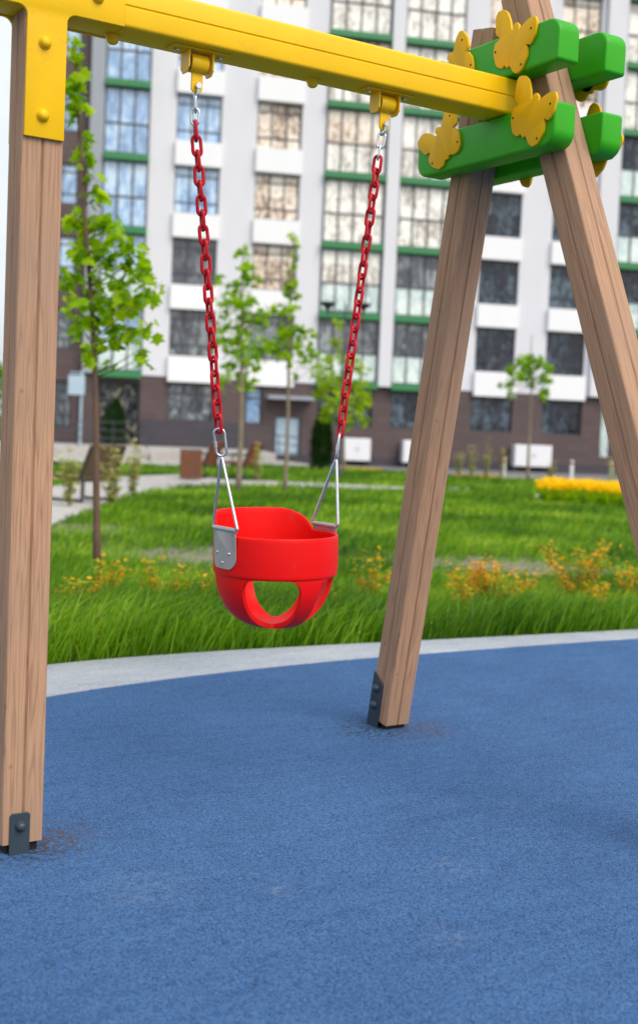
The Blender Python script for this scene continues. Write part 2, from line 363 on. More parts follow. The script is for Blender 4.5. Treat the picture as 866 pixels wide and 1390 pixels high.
bm = bmesh.new()
prism(bm, BLUE + EDGE[::-1], -.14, .0035); tag(build('pale_border', bm, M['pale']), kind='structure')

def sheet(name, pts, mat, dz, thick=.0):
    bm = bmesh.new()
    vs = [bm.verts.new((x, y, zt(x, y) + dz)) for x, y in pts]
    f = bm.faces.new(vs)
    if f.normal.z < 0: f.normal_flip()
    if thick:
        r = bmesh.ops.extrude_face_region(bm, geom=[f])
        for v in [e for e in r['geom'] if isinstance(e, bmesh.types.BMVert)]: v.co.z -= thick
        bmesh.ops.recalc_face_normals(bm, faces=bm.faces[:])
    return tag(build(name, bm, mat), kind='structure')
PATH = [(5.63, 17.17), (7.93, 20.82), (10.13, 23.65), (12.87, 25.68), (12.36, 22.95), (14.18, 22.0), (15.94, 20.6), (18.25, 20.2), (17.12, 19.3), (14.3, 19.0), (12.32, 19.9), (10.6, 19.8), (9.19, 18.7), (6.85, 15.74), (4.63, 11.93), (3.1, 9.41), (-4, 2.5), (-12, 5)]
sheet('footpath', PATH, M['paving'], .03, .06)
def L2W(s, t): # facade local -> world
    return (25.315 + .9397 * s + .342 * t, 39.157 - .342 * s + .9397 * t)
sheet('road', [gp(41, -30), L2W(-6, -7.2), L2W(-1, -7.4), L2W(2.2, -11), L2W(8, -13), L2W(30, -16), L2W(34, 3), L2W(-25, 3)], M['asphalt'], .006)
sheet('forecourt_paving', [gp(32.5, -9), gp(33, -6.1), gp(35.2, -5.2), gp(41, -4.4), gp(42.5, -2), L2W(-3, 1), L2W(-14, 1), L2W(-15, -14)], M['paving'], .02)
def patch(d, l, rd, rl, seed):
    q = random.Random(seed); pts = []
    for k in range(22):
        a = 2 * PI * k / 22; f = q.uniform(.75, 1.15); pts.append(gp(d + rd * f * math.sin(a), l + rl * f * math.cos(a)))
    sheet('bare_soil', pts, M['dry'], .004)
patch(11.1, -1.0, 1.15, 1.15, 1); patch(11.3, 1.75, 1.05, 1.25, 2); patch(13.7, -3.1, .8, 1.1, 3)
# kerb between lawn and road, with painted lengths
bm = bmesh.new(); bmy = bmesh.new()
kp = [L2W(-3.6, -6.6), L2W(-.97, -7.3), L2W(.64, -8.0), L2W(2.25, -11.0), L2W(3.73, -11.6), L2W(7.9, -12.9), L2W(16, -14.5)]
for i, (a, b) in enumerate(zip(kp, kp[1:])):
    a = Vector(a); b = Vector(b); d = (b - a); L = d.length; d.normalize(); n = Vector((-d.y, d.x)) * .09
    t = bmy if i in (1, 3) else bm
    q = [a + n, a - n, b - n, b + n]; z = [zt(*p) for p in q]
    v = [t.verts.new((p.x, p.y, zz - .05)) for p, zz in zip(q, z)] + [t.verts.new((p.x, p.y, zz + .13)) for p, zz in zip(q, z)]
    for f in ((0, 1, 5, 4), (1, 2, 6, 5), (2, 3, 7, 6), (3, 0, 4, 7), (4, 5, 6, 7)): t.faces.new([v[k] for k in f])
for t in (bm, bmy): bmesh.ops.recalc_face_normals(t, faces=t.faces[:])
tag(build('kerb', bm, M['kerb']), kind='structure'); tag(build('painted_kerb', bmy, M['ykerb']), kind='structure')

# ------------------------------------------------------------------ grass (one mass of blades)
def fbm(x, y, s):
    return (np.sin(x * s + 1.3 * np.sin(y * s * .7)) + np.sin(y * s * 1.13 + 2.1 + 1.1 * np.sin(x * s * .9)) + .6 * np.sin((x + y) * s * 2.1 + .5)) / 2.6
def blades(zones, seed):
    r = np.random.default_rng(seed); V = []; 
    for (d0, d1, dens, h, w, lat0) in zones:
        wmax = lat0 + .36 * d1
        n = int(dens * (d1 - d0) * 2 * wmax)
        d = r.uniform(d0, d1, n); l = r.uniform(-wmax, wmax, n)
        k = np.abs(l) < lat0 + .34 * d; d = d[k]; l = l[k]
        x = CX + FH[0] * d + RH[0] * l; y = CY + FH[1] * d + RH[1] * l
        V.append((x, y, d, l, np.full(len(x), h), np.full(len(x), w)))
    x, y, d, l, h, w = [np.concatenate(c) for c in zip(*V)]
    ey = np.interp(x, [p[0] for p in EDGE], [p[1] for p in EDGE])
    keep = y > ey + .015
    # not on the footpath, the road or the forecourt
    def inside(poly):
        c = np.zeros(len(x), bool); j = len(poly) - 1
        for i in range(len(poly)):
            xi, yi = poly[i]; xj, yj = poly[j]
            t = ((yi > y) != (yj > y)) & (x < (xj - xi) * (y - yi) / ((yj - yi) + 1e-12) + xi); c ^= t; j = i
        return c
    keep &= ~inside(PATH)
    sx = (x - 25.315) * .9397 - (y - 39.157) * .342; tt = (x - 25.315) * .342 + (y - 39.157) * .9397
    edge = np.interp(sx, [-14, -3.6, -.97, .64, 2.25, 3.73, 7.9, 16], [-14, -6.7, -7.5, -8.2, -11.2, -11.8, -13.1, -14.7])
    keep &= tt < edge
    keep &= ~((l < -.11 * d) & (d > 27.5) & (d < 30)) & ~((d > 38) & (l < -3))
    # dry bare strips in the lawn
    cl = fbm(x, y, 1.7) * .5 + fbm(x, y, 5.1) * .5
    bare = np.exp(-(((l + 1.0) / 1.0) ** 2 + ((d - 11.0) / 1.05) ** 2)) + np.exp(-(((l - 1.7) / 1.1) ** 2 + ((d - 11.2) / .95) ** 2)) + .7 * np.exp(-(((l + 3.0) / 1.2) ** 2 + ((d - 13.6) / .9) ** 2))
    keep &= r.uniform(0, 1, len(x)) > bare * .93 + .25 * (cl < -.45)
    x, y, d, l, h, w, cl, bare = [a[keep] for a in (x, y, d, l, h, w, cl, bare)]
    n = len(x)
    near = np.clip(1 - (y - np.interp(x, [p[0] for p in EDGE], [p[1] for p in EDGE])) / 1.6, 0, 1)
    hh = h * (1 + .45 * cl + .35 * near) * r.uniform(.5, 1.35, n) * (1 - .55 * np.clip(bare, 0, 1))
    ang = r.uniform(0, 2 * PI, n)
    la = r.normal(-.55, .9, n)         # lean direction, mostly towards the right and the front
    lx = np.cos(la); ly = np.sin(la); lean = r.uniform(.2, 1.15, n) * hh
    bx = np.cos(ang) * w * .5; by = np.sin(ang) * w * .5
    z0 = np.where(d < 6, -.03, np.where(d < 9, -.03 + (d - 6) / 3 * (-.087), -.013 * d)) - .01
    P = np.zeros((n, 5, 3))
    P[:, 0] = np.stack([x - bx, y - by, z0], 1); P[:, 1] = np.stack([x + bx, y + by, z0], 1)
    mx = x + lx * lean * .35; my = y + ly * lean * .35; mz = z0 + hh * .6
    P[:, 2] = np.stack([mx + bx * .75, my + by * .75, mz], 1); P[:, 3] = np.stack([mx - bx * .75, my - by * .75, mz], 1)
    P[:, 4] = np.stack([x + lx * lean, y + ly * lean, z0 + hh * (1 - .25 * lean / hh)], 1)
    base = np.arange(n)[:, None] * 5
    loops = (base + np.array([0, 1, 2, 3, 3, 2, 4])).ravel()
    me = bpy.data.meshes.new('grass')
    me.vertices.add(n * 5); me.vertices.foreach_set('co', P.ravel())
    me.loops.add(n * 7); me.loops.foreach_set('vertex_index', loops.astype(np.int32))
    st = (np.arange(n)[:, None] * 7 + np.array([0, 4])).ravel(); tot = np.tile([4, 3], n)
    me.polygons.add(n * 2); me.polygons.foreach_set('loop_start', st.astype(np.int32)); me.polygons.foreach_set('loop_total', tot.astype(np.int32))
    me.update(calc_edges=True); me.validate()
    return me
gm = blades([(4.9, 7.4, 2300, .215, .0075, .5), (7.4, 10.5, 1900, .145, .009, .4), (10.5, 16, 620, .13, .014, .4), (16, 26, 230, .14, .024, .4), (26, 43, 110, .15, .04, .4)], 3)
go = link('grass', gm, M['grass']); tag(go, 'long uneven green grass covering the lawn behind the rubber surface', 'grass', kind='stuff')

# ------------------------------------------------------------------ swing frame
frame = empty('swing_frame', (0, 0, 0), 'wooden swing frame with yellow steel crossbeam and green bars with yellow butterflies', 'swing frame')
def post_profile(wx, wy, gr=.006, rd=.007):
    """rounded rectangle with a V groove in the middle of every face"""
    hx, hy = wx / 2, wy / 2; g2 = .0045
    pts = []
    def corner(cx, cy, a0):
        for k in range(4):
            a = a0 + R_(90) * k / 3; pts.append((cx + rd * math.cos(a), cy + rd * math.sin(a)))
    corner(hx - rd, -hy + rd, R_(-90)); pts += [(hx, -g2), (hx - gr, 0), (hx, g2)]
    corner(hx - rd, hy - rd, 0); pts += [(g2, hy), (0, hy - gr), (-g2, hy)]
    corner(-hx + rd, hy - rd, R_(90)); pts += [(-hx, g2), (-hx + gr, 0), (-hx, -g2)]
    corner(-hx + rd, -hy + rd, R_(180)); pts += [(-g2, -hy), (0, -hy + gr), (g2, -hy)]
    return pts
def timber(name, p0, p1, wx, wy, parent):
    """a leg from p0 to p1; its local Z runs along the timber"""
    p0 = Vector(p0); p1 = Vector(p1); z = (p1 - p0); L = z.length; z.normalize()
    x = Vector((1, 0, 0)); x = (x - z * x.dot(z)).normalized(); y = z.cross(x)
    mw = Matrix((x, y, z)).transposed().to_4x4(); mw.translation = p0
    bm = bmesh.new(); prism(bm, post_profile(wx, wy), 0, L)
    o = build(name, bm, M['wood'], parent, mw=mw, autosmooth=35)
    return o, L
# middle post (upright)
post, _ = timber('post', (0, 0, .028), (0, 0, 2.238), .113, .116, frame)
# its foot: a blue-black steel strap front and back, standing in the rubber
def foot_strap(parent, x0, x1, yf, z0, z1, bolts, sgn=-1):
    bm = bmesh.new()
    c = .006; pts = [(x0, z0), (x1, z0), (x1, z1 - c), (x1 - c, z1), (x0 + c, z1), (x0, z1 - c)]
    prism(bm, pts, yf, yf + sgn * .006, 'y'); bevel_all(bm, .001, 1, 50)
    o = build('foot_bracket', bm, M['slate'], parent)
    for bx_, bz in bolts:
        bb = bmesh.new(); cap_bolt(bb, (bx_, yf + sgn * .006, bz), '-y' if sgn < 0 else 'y', .0145, .017)
        build('bolt', bb, M['slate'], o if parent.parent is None else parent, smooth=True)
foot_strap(post, -.037, .018, -.0585, -.045, .085, [(-.008, .05)])
foot_strap(post, -.037, .018, .0585, -.045, .085, [(-.008, .05)], 1)
bm = bmesh.new(); box(bm, -.045, .045, -.045, .045, -.03, .0); build('base_shoe', bm, M['dark'], post)
# A-frame legs (far leg, near leg)
XL = 1.652; WX = .113; XC = XL + WX / 2
legF, LF = timber('leg', (XC, .654 - .176 * .028, .028), (XC, .654 - .176 * 2.60, 2.60), WX, .1165, frame)
legN, LN = timber('leg', (XC, -(1.053 - .411 * .028), .028), (XC, -(1.053 - .411 * 2.69), 2.69), WX, .118, frame)
for lg, sg in ((legF, 1), (legN, 1)):
    for face in (-1, 1):
        bm = bmesh.new(); xf = face * (WX / 2 + .0005)
        w = .1165 / 2
        pts = [(-.012, -.055), (w + .002, -.055), (w + .002, .185), (-.008, .150)] if lg is legF else [(-w, -.055), (.008, -.055), (.008, .150), (-w, .185)]
        prism(bm, pts, xf, xf + face * .006, 'x'); bevel_all(bm, .0012, 1, 40)
        build('foot_bracket', bm, M['slate'], lg)
        for bz in (.055, .125):
            yb = .027 if lg is legF else -.027
            bb = bmesh.new(); cap_bolt(bb, (xf + face * .006, yb, bz), '-x' if face < 0 else 'x', .0165, .016); build('bolt', bb, M['slate'], lg, smooth=True)
    bm = bmesh.new(); box(bm, -.045, .045, -.045, .045, -.06, .0); build('base_shoe', bm, M['dark'], lg)
# bolts that fix the beam, yellow beam itself
def beam_profile(hy, z0, z1, r=.010):
    zm = (z0 + z1) / 2; pts = []
    def c(cy, cz, a0):
        for k in range(4):
            a = a0 + R_(90) * k / 3; pts.append((cy + r * math.cos(a), cz + r * math.sin(a)))
    c(hy - r, z0 + r, R_(-90)); pts += [(hy, zm - .005), (hy - .002, zm - .001), (hy - .002, zm + .001), (hy, zm + .003)]
    c(hy - r, z1 - r, 0); c(-hy + r, z1 - r, R_(90)); pts += [(-hy, zm + .003), (-hy + .0035, zm + .001), (-hy + .0035, zm - .001), (-hy, zm - .005)]
    c(-hy + r, z0 + r, R_(180)); return pts
ZB, ZT = 2.239, 2.356
bm = bmesh.new(); prism(bm, beam_profile(.0665, ZB, ZT), .213, XL - .003, 'x')
prism(bm, beam_profile(.0665, ZB, ZT), -1.7, -.213, 'x')
prism(bm, beam_profile(.0570, ZB + .0015, ZT - .0015), -.2125, .2125, 'x')
build('beam', bm, M['yellow'], frame, autosmooth=35)
# T-shaped connecting plates, front and back
def tplate():
    r = .024; hw = .0535; pts = []
    zlow = 1.908
    pts += [(-hw, zlow), (hw, zlow)]
    for k in range(7):
        a = PI - (PI / 2) * k / 6; pts.append((hw + r + r * math.cos(a), ZB - r + r * math.sin(a)))
    pts += [(.2125, ZB), (.2125, ZT), (-.2125, ZT), (-.2125, ZB)]
    for k in range(7):
        a = PI / 2 - (PI / 2) * k / 6; pts.append((-hw - r + r * math.cos(a), ZB - r + r * math.sin(a)))
    return pts
for sg in (-1, 1):
    bm = bmesh.new(); prism(bm, tplate(), sg * .0575, sg * .0685, 'y'); bevel_all(bm, .0018, 2, 30)
    pl = build('connecting_plate', bm, M['yellow'], frame, autosmooth=40)
    for bx_, bz in ((-.006, 1.965), (-.006, 2.152), (.135, 2.300), (-.135, 2.300)):
        bb = bmesh.new(); cap_bolt(bb, (bx_, sg * .0685, bz), '-y' if sg < 0 else 'y', .0165, .016); build('bolt_cap', bb, M['yellow'], pl, smooth=True)
for x in (.215, .862, -.85, -1.5):
    bb = bmesh.new(); cap_bolt(bb, (x, .022, ZB), '-z', .0205, .026); build('bolt_cap', bb, M['yellow'], frame, smooth=True)
for x in (.535, 1.045, 1.185, .39):
    bb = bmesh.new(); cap_bolt(bb, (x, -.02, ZT), 'z', .009, .010); build('top_bolt', bb, M['zinc'], frame, smooth=True)
# green bars: two in front of the legs, two behind
def gbar(x0, x1, y0, y1, z0, z1, round_low):
    r = .05; r2 = .012; pts = []
    def c(cy, cz, a0, rr):
        for k in range(8):
            a = a0 + R_(90) * k / 7; pts.append((cy + rr * math.cos(a), cz + rr * math.sin(a)))
    lo = r if round_low else r2; hi = r2 if round_low else r
    c(y1 - lo, z0 + lo, R_(-90), lo); c(y1 - hi, z1 - hi, 0, hi); c(y0 + hi, z1 - hi, R_(90), hi); c(y0 + lo, z0 + lo, R_(180), lo)
    bm = bmesh.new(); prism(bm, pts, x0, x1, 'x')
    es = [e for e in bm.edges if len(e.link_faces) == 2 and e.calc_face_angle(0) > R_(60)]
    bmesh.ops.bevel(bm, geom=es, offset=.009, segments=3, affect='EDGES', profile=.5)
    return build('cross_bar', bm, M['green'], frame, autosmooth=30)
XF = 1.56; XB = XL + WX
bars = []
for x0, x1 in ((XF, XL - .001), (XB + .001, XB + .093)):
    bars.append(gbar(x0, x1, -.297, .425, 2.099, 2.2375, True))
    bars.append(gbar(x0, x1, -.297, .27, 2.361, 2.500, False))
BF = [(-0.051, 0.127), (-0.078, 0.127), (-0.089, 0.112), (-0.087, 0.054), (-0.06, 0.035), (-0.088, 0.024), (-0.093, -0.012), (-0.077, -0.052), (-0.052, -0.066), (-0.033, -0.058), (-0.021, -0.072), (-0.009, -0.064), (0.011, -0.091), (0.03, -0.1), (0.052, -0.093), (0.075, -0.057), (0.076, -0.028), (0.068, -0.014), (0.09, -0.022), (0.11, 0.007), (0.116, 0.048), (0.106, 0.066), (0.077, 0.066), (0.041, 0.049), (0.027, 0.04), (0.031, 0.056), (0.017, 0.069), (0.002, 0.064), (0.002, 0.045), (-0.006, 0.048), (-0.014, 0.082), (-0.031, 0.114)]
# soften the cut-out outline
def soft(pts, hard=2):
    n = len(pts); out = []
    for i in range(n):
        a, b, c = Vector(pts[i - 1]), Vector(pts[i]), Vector(pts[(i + 1) % n])
        out += [tuple(b.lerp(a, .22)), tuple(b.lerp(a, .06).lerp(c, .06)), tuple(b.lerp(c, .22))]
    return out
BFS = soft(BF)
def butterfly(xp, sgn, yc, zc, rot, parent, mir=1):
    ca, sa = math.cos(R_(rot)), math.sin(R_(rot)); pts = []
    for u, v in BFS:
        u *= mir; U = u * ca - v * sa; Vv = u * sa + v * ca; pts.append((yc - U, zc + Vv))
    bm = bmesh.new(); v0, v1, c0, c1 = prism(bm, pts, xp, xp + sgn * .009, 'x')
    es = [e for f in (c0, c1) for e in f.edges]
    bmesh.ops.bevel(bm, geom=es, offset=.001, segments=2, affect='EDGES', profile=.5)
    o = build('butterfly', bm, M['yellowboard'], parent, autosmooth=40)
    for hu, hv in ((-.082, -.005), (.09, .03), (.05, -.075)):
        hu *= mir; U = hu * ca - hv * sa; Vv = hu * sa + hv * ca
        bb = bmesh.new(); lathe(bb, [(0, .0016), (.0035, .0012), (.0042, -.001)], 12, Matrix.Translation((xp + sgn * .009, yc - U, zc + Vv)) @ AX['-x' if sgn < 0 else 'x'])
        build('screw', bb, M['dark'], parent)
    return o
butterfly(XF - .0005, -1, -.085, 2.455, 0, bars[1])
butterfly(XF - .0005, -1, -.190, 2.207, -8, bars[0])
butterfly(XF - .0005, -1, .268, 2.200, 48, bars[0])
butterfly(XF - .0005, -1, .215, 2.448, 50, bars[1])
butterfly(XB + .0935, 1, -.12, 2.41, 35, bars[3])
butterfly(XB + .0935, 1, -.17, 2.16, -25, bars[2])
butterfly(XB + .0935, 1, .19, 2.215, 160, bars[2])
butterfly(XB + .0935, 1, -.08, 2.44, 10, bars[3])
# hangers under the beam
HX = (.464, 1.117)
for hx in HX:
    bm = bmesh.new(); box(bm, hx - .088, hx + .088, -.034, .034, ZB - .006, ZB - .0002, .0015)
    hg = build('swing_hanger', bm, M['yellow'], frame)
    for s in (-1, 1):
        bm = bmesh.new(); x = hx + s * .0375
        pts = [(-.028, ZB - .005), (-.028, ZB - .054), (-.014, ZB - .068), (.014, ZB - .068), (.028, ZB - .054), (.028, ZB - .005)]
        prism(bm, pts, x - .0025, x + .0025, 'x'); bevel_all(bm, .001, 1, 40); build('cheek_plate', bm, M['yellow'], hg)
        bb = bmesh.new(); lathe(bb, [(.010, 0), (.010, .006), (.0085, .007), (0, .0075)], 6, Matrix.Translation((hx + s * .068, -.004, ZB - .006)) @ AX['-z']); build('bolt', bb, M['zinc'], hg)
    bm = bmesh.new(); lathe(bm, [(0, -.0275), (.024, -.0275), (.0265, -.025), (.0265, .025), (.024, .0275), (0, .0275)], 28, Matrix.Translation((hx, 0, ZB - .036)) @ AX['x'])
    build('bearing', bm, M['yellow'], hg, autosmooth=50)
    bm = bmesh.new(); lathe(bm, [(0, -.0352), (.0235, -.0352), (.025, -.031), (.025, -.0278), (0, -.0278)], 24, Matrix.Translation((hx, 0, ZB - .036)) @ AX['x'])
    build('bearing_seal', bm, M['dark'], hg)
    bm = bmesh.new(); c = .007; w = .0175; zt0 = ZB - .055; zb0 = ZB - .116
    prism(bm, [(hx - w, zt0), (hx - w, zb0 + c), (hx - w + c, zb0), (hx + w - c, zb0), (hx + w, zb0 + c), (hx + w, zt0)], -.0035, .0035, 'y'); bevel_all(bm, .001, 1, 40)
    build('hanger_tab', bm, M['yellow'], hg)

# ------------------------------------------------------------------ the swing (hangs from the frame)
swing = empty('toddler_swing', (.79, 0, .562), 'red plastic toddler bucket swing hanging on two red chains', 'swing')
SO = Vector((.79, 0, .562))
def W(p): return Vector(p) - SO
def stadium(c, ax, side, L, wd, n=8):
    """closed oval path, centre c, long axis ax, width axis side"""
    ax = Vector(ax).normalized(); side = Vector(side); side = (side - ax * side.dot(ax)).normalized(); c = Vector(c)
    h = L / 2 - wd / 2; r = wd / 2; pts = []
    for k in range(n + 1): a = PI * k / n; pts.append(c + ax * (h + r * math.sin(a)) + side * (r * math.cos(a)))
    for k in range(n + 1): a = PI + PI * k / n; pts.append(c + ax * (-h + r * math.sin(a)) + side * (r * math.cos(a)))
    return pts
def make_chain(top, bot, tw):
    top = Vector(top); bot = Vector(bot); d = (bot - top); L = d.length; d.normalize()
    n = 21; p = L / n; bm = bmesh.new(); s0 = Vector((0.85, -.53, 0))
    for i in range(n):
        c = top + d * (p * (i + .5)); a = R_(90) * (i % 2) + R_(tw[0] + tw[1] * i / n + rng.uniform(-7, 7))
        s = Matrix.Rotation(a, 3, d) @ s0
        dd = (d + Vector((rng.uniform(-.03, .03), rng.uniform(-.03, .03), 0))).normalized()
        tube(bm, stadium(c, dd, s, p + .0140, .0245, 7), .0052, 9, closed=True)
    return build('chain', bm, M['redchain'], swing, smooth=True)
for k, hx in enumerate(HX):
    tab = Vector((hx, 0, ZB - .099))
    ctop = Vector(((.463, 0, 2.036), (1.100, 0, 2.034))[k]); cbot = Vector(((.576, 0, 1.158), (1.001, 0, 1.156))[k]); apex = Vector(((.588, 0, 1.090), (.992, 0, 1.090))[k])
    ch = make_chain(W(ctop), W(cbot), ((78, -40), (25, 30))[k])
    # shackle, two steel links
    dirn = (ctop - tab).normalized()
    bm = bmesh.new(); s = Vector((0, 1, 0)); pts = []
    for a in range(9):
        t = PI * a / 8; pts.append(tab + s * (.0105 * math.cos(t)) + dirn * (.022 + .0105 * math.sin(t)))
    pts = [tab + s * .0105] + pts + [tab - s * .0105]
    tube(bm, [W(q) for q in pts], .0042, 9)
    lathe(bm, [(0, -.017), (.0085, -.017), (.0095, -.014), (.0095, -.009), (.0045, -.008), (.0045, .009), (.0085, .010), (.0085, .016), (0, .016)], 14, Matrix.Translation(W(tab)) @ AX['y'])
    build('shackle', bm, M['zinc'], ch, autosmooth=50)
    q0 = tab + dirn * .031; L2 = (ctop - q0).length / 2
    for i in range(2):
        bm = bmesh.new(); c = q0 + dirn * (L2 * (i + .5)); sv = Vector((.85, -.53, 0)) if (i + k) % 2 else Vector((.53, .85, 0))
        tube(bm, stadium(W(c), dirn, sv, L2 + .0105, .021, 7), .0036, 9, closed=True); build('steel_link', bm, M['zinc'], ch, smooth=True)
    # quick link
    d2 = (apex - cbot).normalized(); bm = bmesh.new(); c = (apex + cbot) / 2; sv = Vector((.85, -.53, 0)) if k == 0 else Vector((.6, .8, 0))
    tube(bm, stadium(W(c), d2, sv, (apex - cbot).length + .013, .031, 8), .0040, 10, closed=True)
    svn = (sv - d2 * sv.dot(d2)).normalized()
    a0 = W(c) - svn * .0155 - d2 * .004; tube(bm, [a0, a0 + d2 * .018], .0066, 6)
    build('quick_link', bm, M['zinc'], ch, autosmooth=50)
# bucket seat
YAW = R_(6); TILT = R_(0.8)
seatM = Matrix.Translation(W((.794, -.004, 0))) @ Matrix.Rotation(YAW, 4, 'Z') @ Matrix.Rotation(-TILT, 4, 'Y')
ZR, ZS, ZBt = .853, .735, .562   # rim, step, bottom
RB = .189
def lip(a): # a measured from the front (-Y), back is PI
    t = abs(a) / PI; t = min(max((t - .585) / .23, 0), 1); s = (1 - (1 - t) ** 2.2) ** .75
    return .062 * s
def ang2xy(a, r): return (r * math.sin(a), -r * math.cos(a))   # a>0 towards +X
def bowl_r(s): # s 0 at the step, 1 at the bottom centre (arc length like)
    ph = s * PI / 2; e = .82
    return .1845 * (math.cos(ph) ** e if math.cos(ph) > 1e-6 else 0), ZS - (ZS - ZBt) * math.sin(ph) ** 0.97
# -- upper band with raised back
bm = bmesh.new(); n = 96; zl = 9; rings = []
th = .010
for j in range(zl + 1):
    row = []
    for i in range(n):
        a = -PI + 2 * PI * i / n; t = j / zl; zt_ = ZR + lip(a); z = (ZS - .004) + (zt_ - ZS + .004) * t
        back = max(0, (z - ZR)) * .10
        r = RB + back * (1 if abs(a) > PI / 2 else 0) + .002 * math.sin(t * PI)
        row.append(bm.verts.new((*ang2xy(a, r), z)))
    rings.append(row)
for j in range(zl):
    for i in range(n): bm.faces.new((rings[j][i], rings[j][(i + 1) % n], rings[j + 1][(i + 1) % n], rings[j + 1][i]))
bmesh.ops.recalc_face_normals(bm, faces=bm.faces[:])
if sum((f.normal.x * f.calc_center_median().x + f.normal.y * f.calc_center_median().y) for f in bm.faces) < 0: bmesh.ops.reverse_faces(bm, faces=bm.faces[:])
seat = build('seat', bm, M['red'], swing, smooth=True, mw=seatM)
md = seat.modifiers.new('t', 'SOLIDIFY'); md.thickness = th; md.offset = -1
mb = seat.modifiers.new('b', 'BEVEL'); mb.width = .0042; mb.segments = 3; mb.limit_method = 'ANGLE'; mb.angle_limit = R_(50)
# -- lower bowl with four rounded openings (two for the legs, two behind)
def hole_d(a, s, hs):
    best = 9
    for (ac, ah, s0, s1) in hs:
        sc = (s0 + s1) / 2; sh = (s1 - s0) / 2
        u = (a - ac + PI) % (2 * PI) - PI
        # width shrinks towards the bottom: rounded corners from a superellipse
        wv = ah * (1.0 - .10 * (s - s0) / (s1 - s0))
        uu = abs(u) / wv; vv = (s - sc) / sh
        e = 5.0 if vv < 0 else 2.1
        best = min(best, (uu ** e + abs(vv) ** e) ** (1 / e))
    return best
HS = [(R_(a_), R_(30), .02, .82) for a_ in (39, -39, 141, -141)]
bm = bmesh.new(); n = 240; m = 74; rows = []
for j in range(m):
    s = .985 * j / (m - 1); r, z = bowl_r(s)
    rows.append([bm.verts.new((*ang2xy(-PI + 2 * PI * i / n, r), z)) for i in range(n)])
meta = {}
for j in range(m):
    for i in range(n): meta[rows[j][i]] = (-PI + 2 * PI * i / n, .985 * j / (m - 1))
vc = bm.verts.new((0, 0, ZBt)); meta[vc] = (0, 1)
fs = []
for j in range(m - 1):
    for i in range(n):
        a = -PI + 2 * PI * (i + .5) / n; s = .985 * (j + .5) / (m - 1)
        if hole_d(a, s, HS) > 1: fs.append(bm.faces.new((rows[j][i], rows[j + 1][i], rows[j + 1][(i + 1) % n], rows[j][(i + 1) % n])))
for i in range(n): bm.faces.new((rows[-1][i], vc, rows[-1][(i + 1) % n]))
loose = [v for v in bm.verts if not v.link_faces]; bmesh.ops.delete(bm, geom=loose, context='VERTS')
for v in list(bm.verts):
    if v.is_boundary:
        a, s = meta[v]
        if s < 1e-6: continue
        for _ in range(14):
            f = hole_d(a, s, HS) - 1
            da = (hole_d(a + 1e-4, s, HS) - 1 - f) / 1e-4; dsx = (hole_d(a, s + 1e-4, HS) - 1 - f) / 1e-4
            q = da * da + dsx * dsx * 1.0 + 1e-9
            a -= f * da / q; s -= f * dsx / q
        r, z = bowl_r(min(max(s, 0), 1)); x, y = ang2xy(a, r); v.co = (x, y, z)
bmesh.ops.recalc_face_normals(bm, faces=bm.faces[:])
if sum((f.normal.x * f.calc_center_median().x + f.normal.y * f.calc_center_median().y) for f in bm.faces) < 0: bmesh.ops.reverse_faces(bm, faces=bm.faces[:])
lower = build('leg_bucket', bm, M['red'], seat, smooth=True, mw=Matrix.Identity(4))
md = lower.modifiers.new('t', 'SOLIDIFY'); md.thickness = .015; md.offset = -1
mb = lower.modifiers.new('b', 'BEVEL'); mb.width = .0045; mb.segments = 3; mb.limit_method = 'ANGLE'; mb.angle_limit = R_(55)
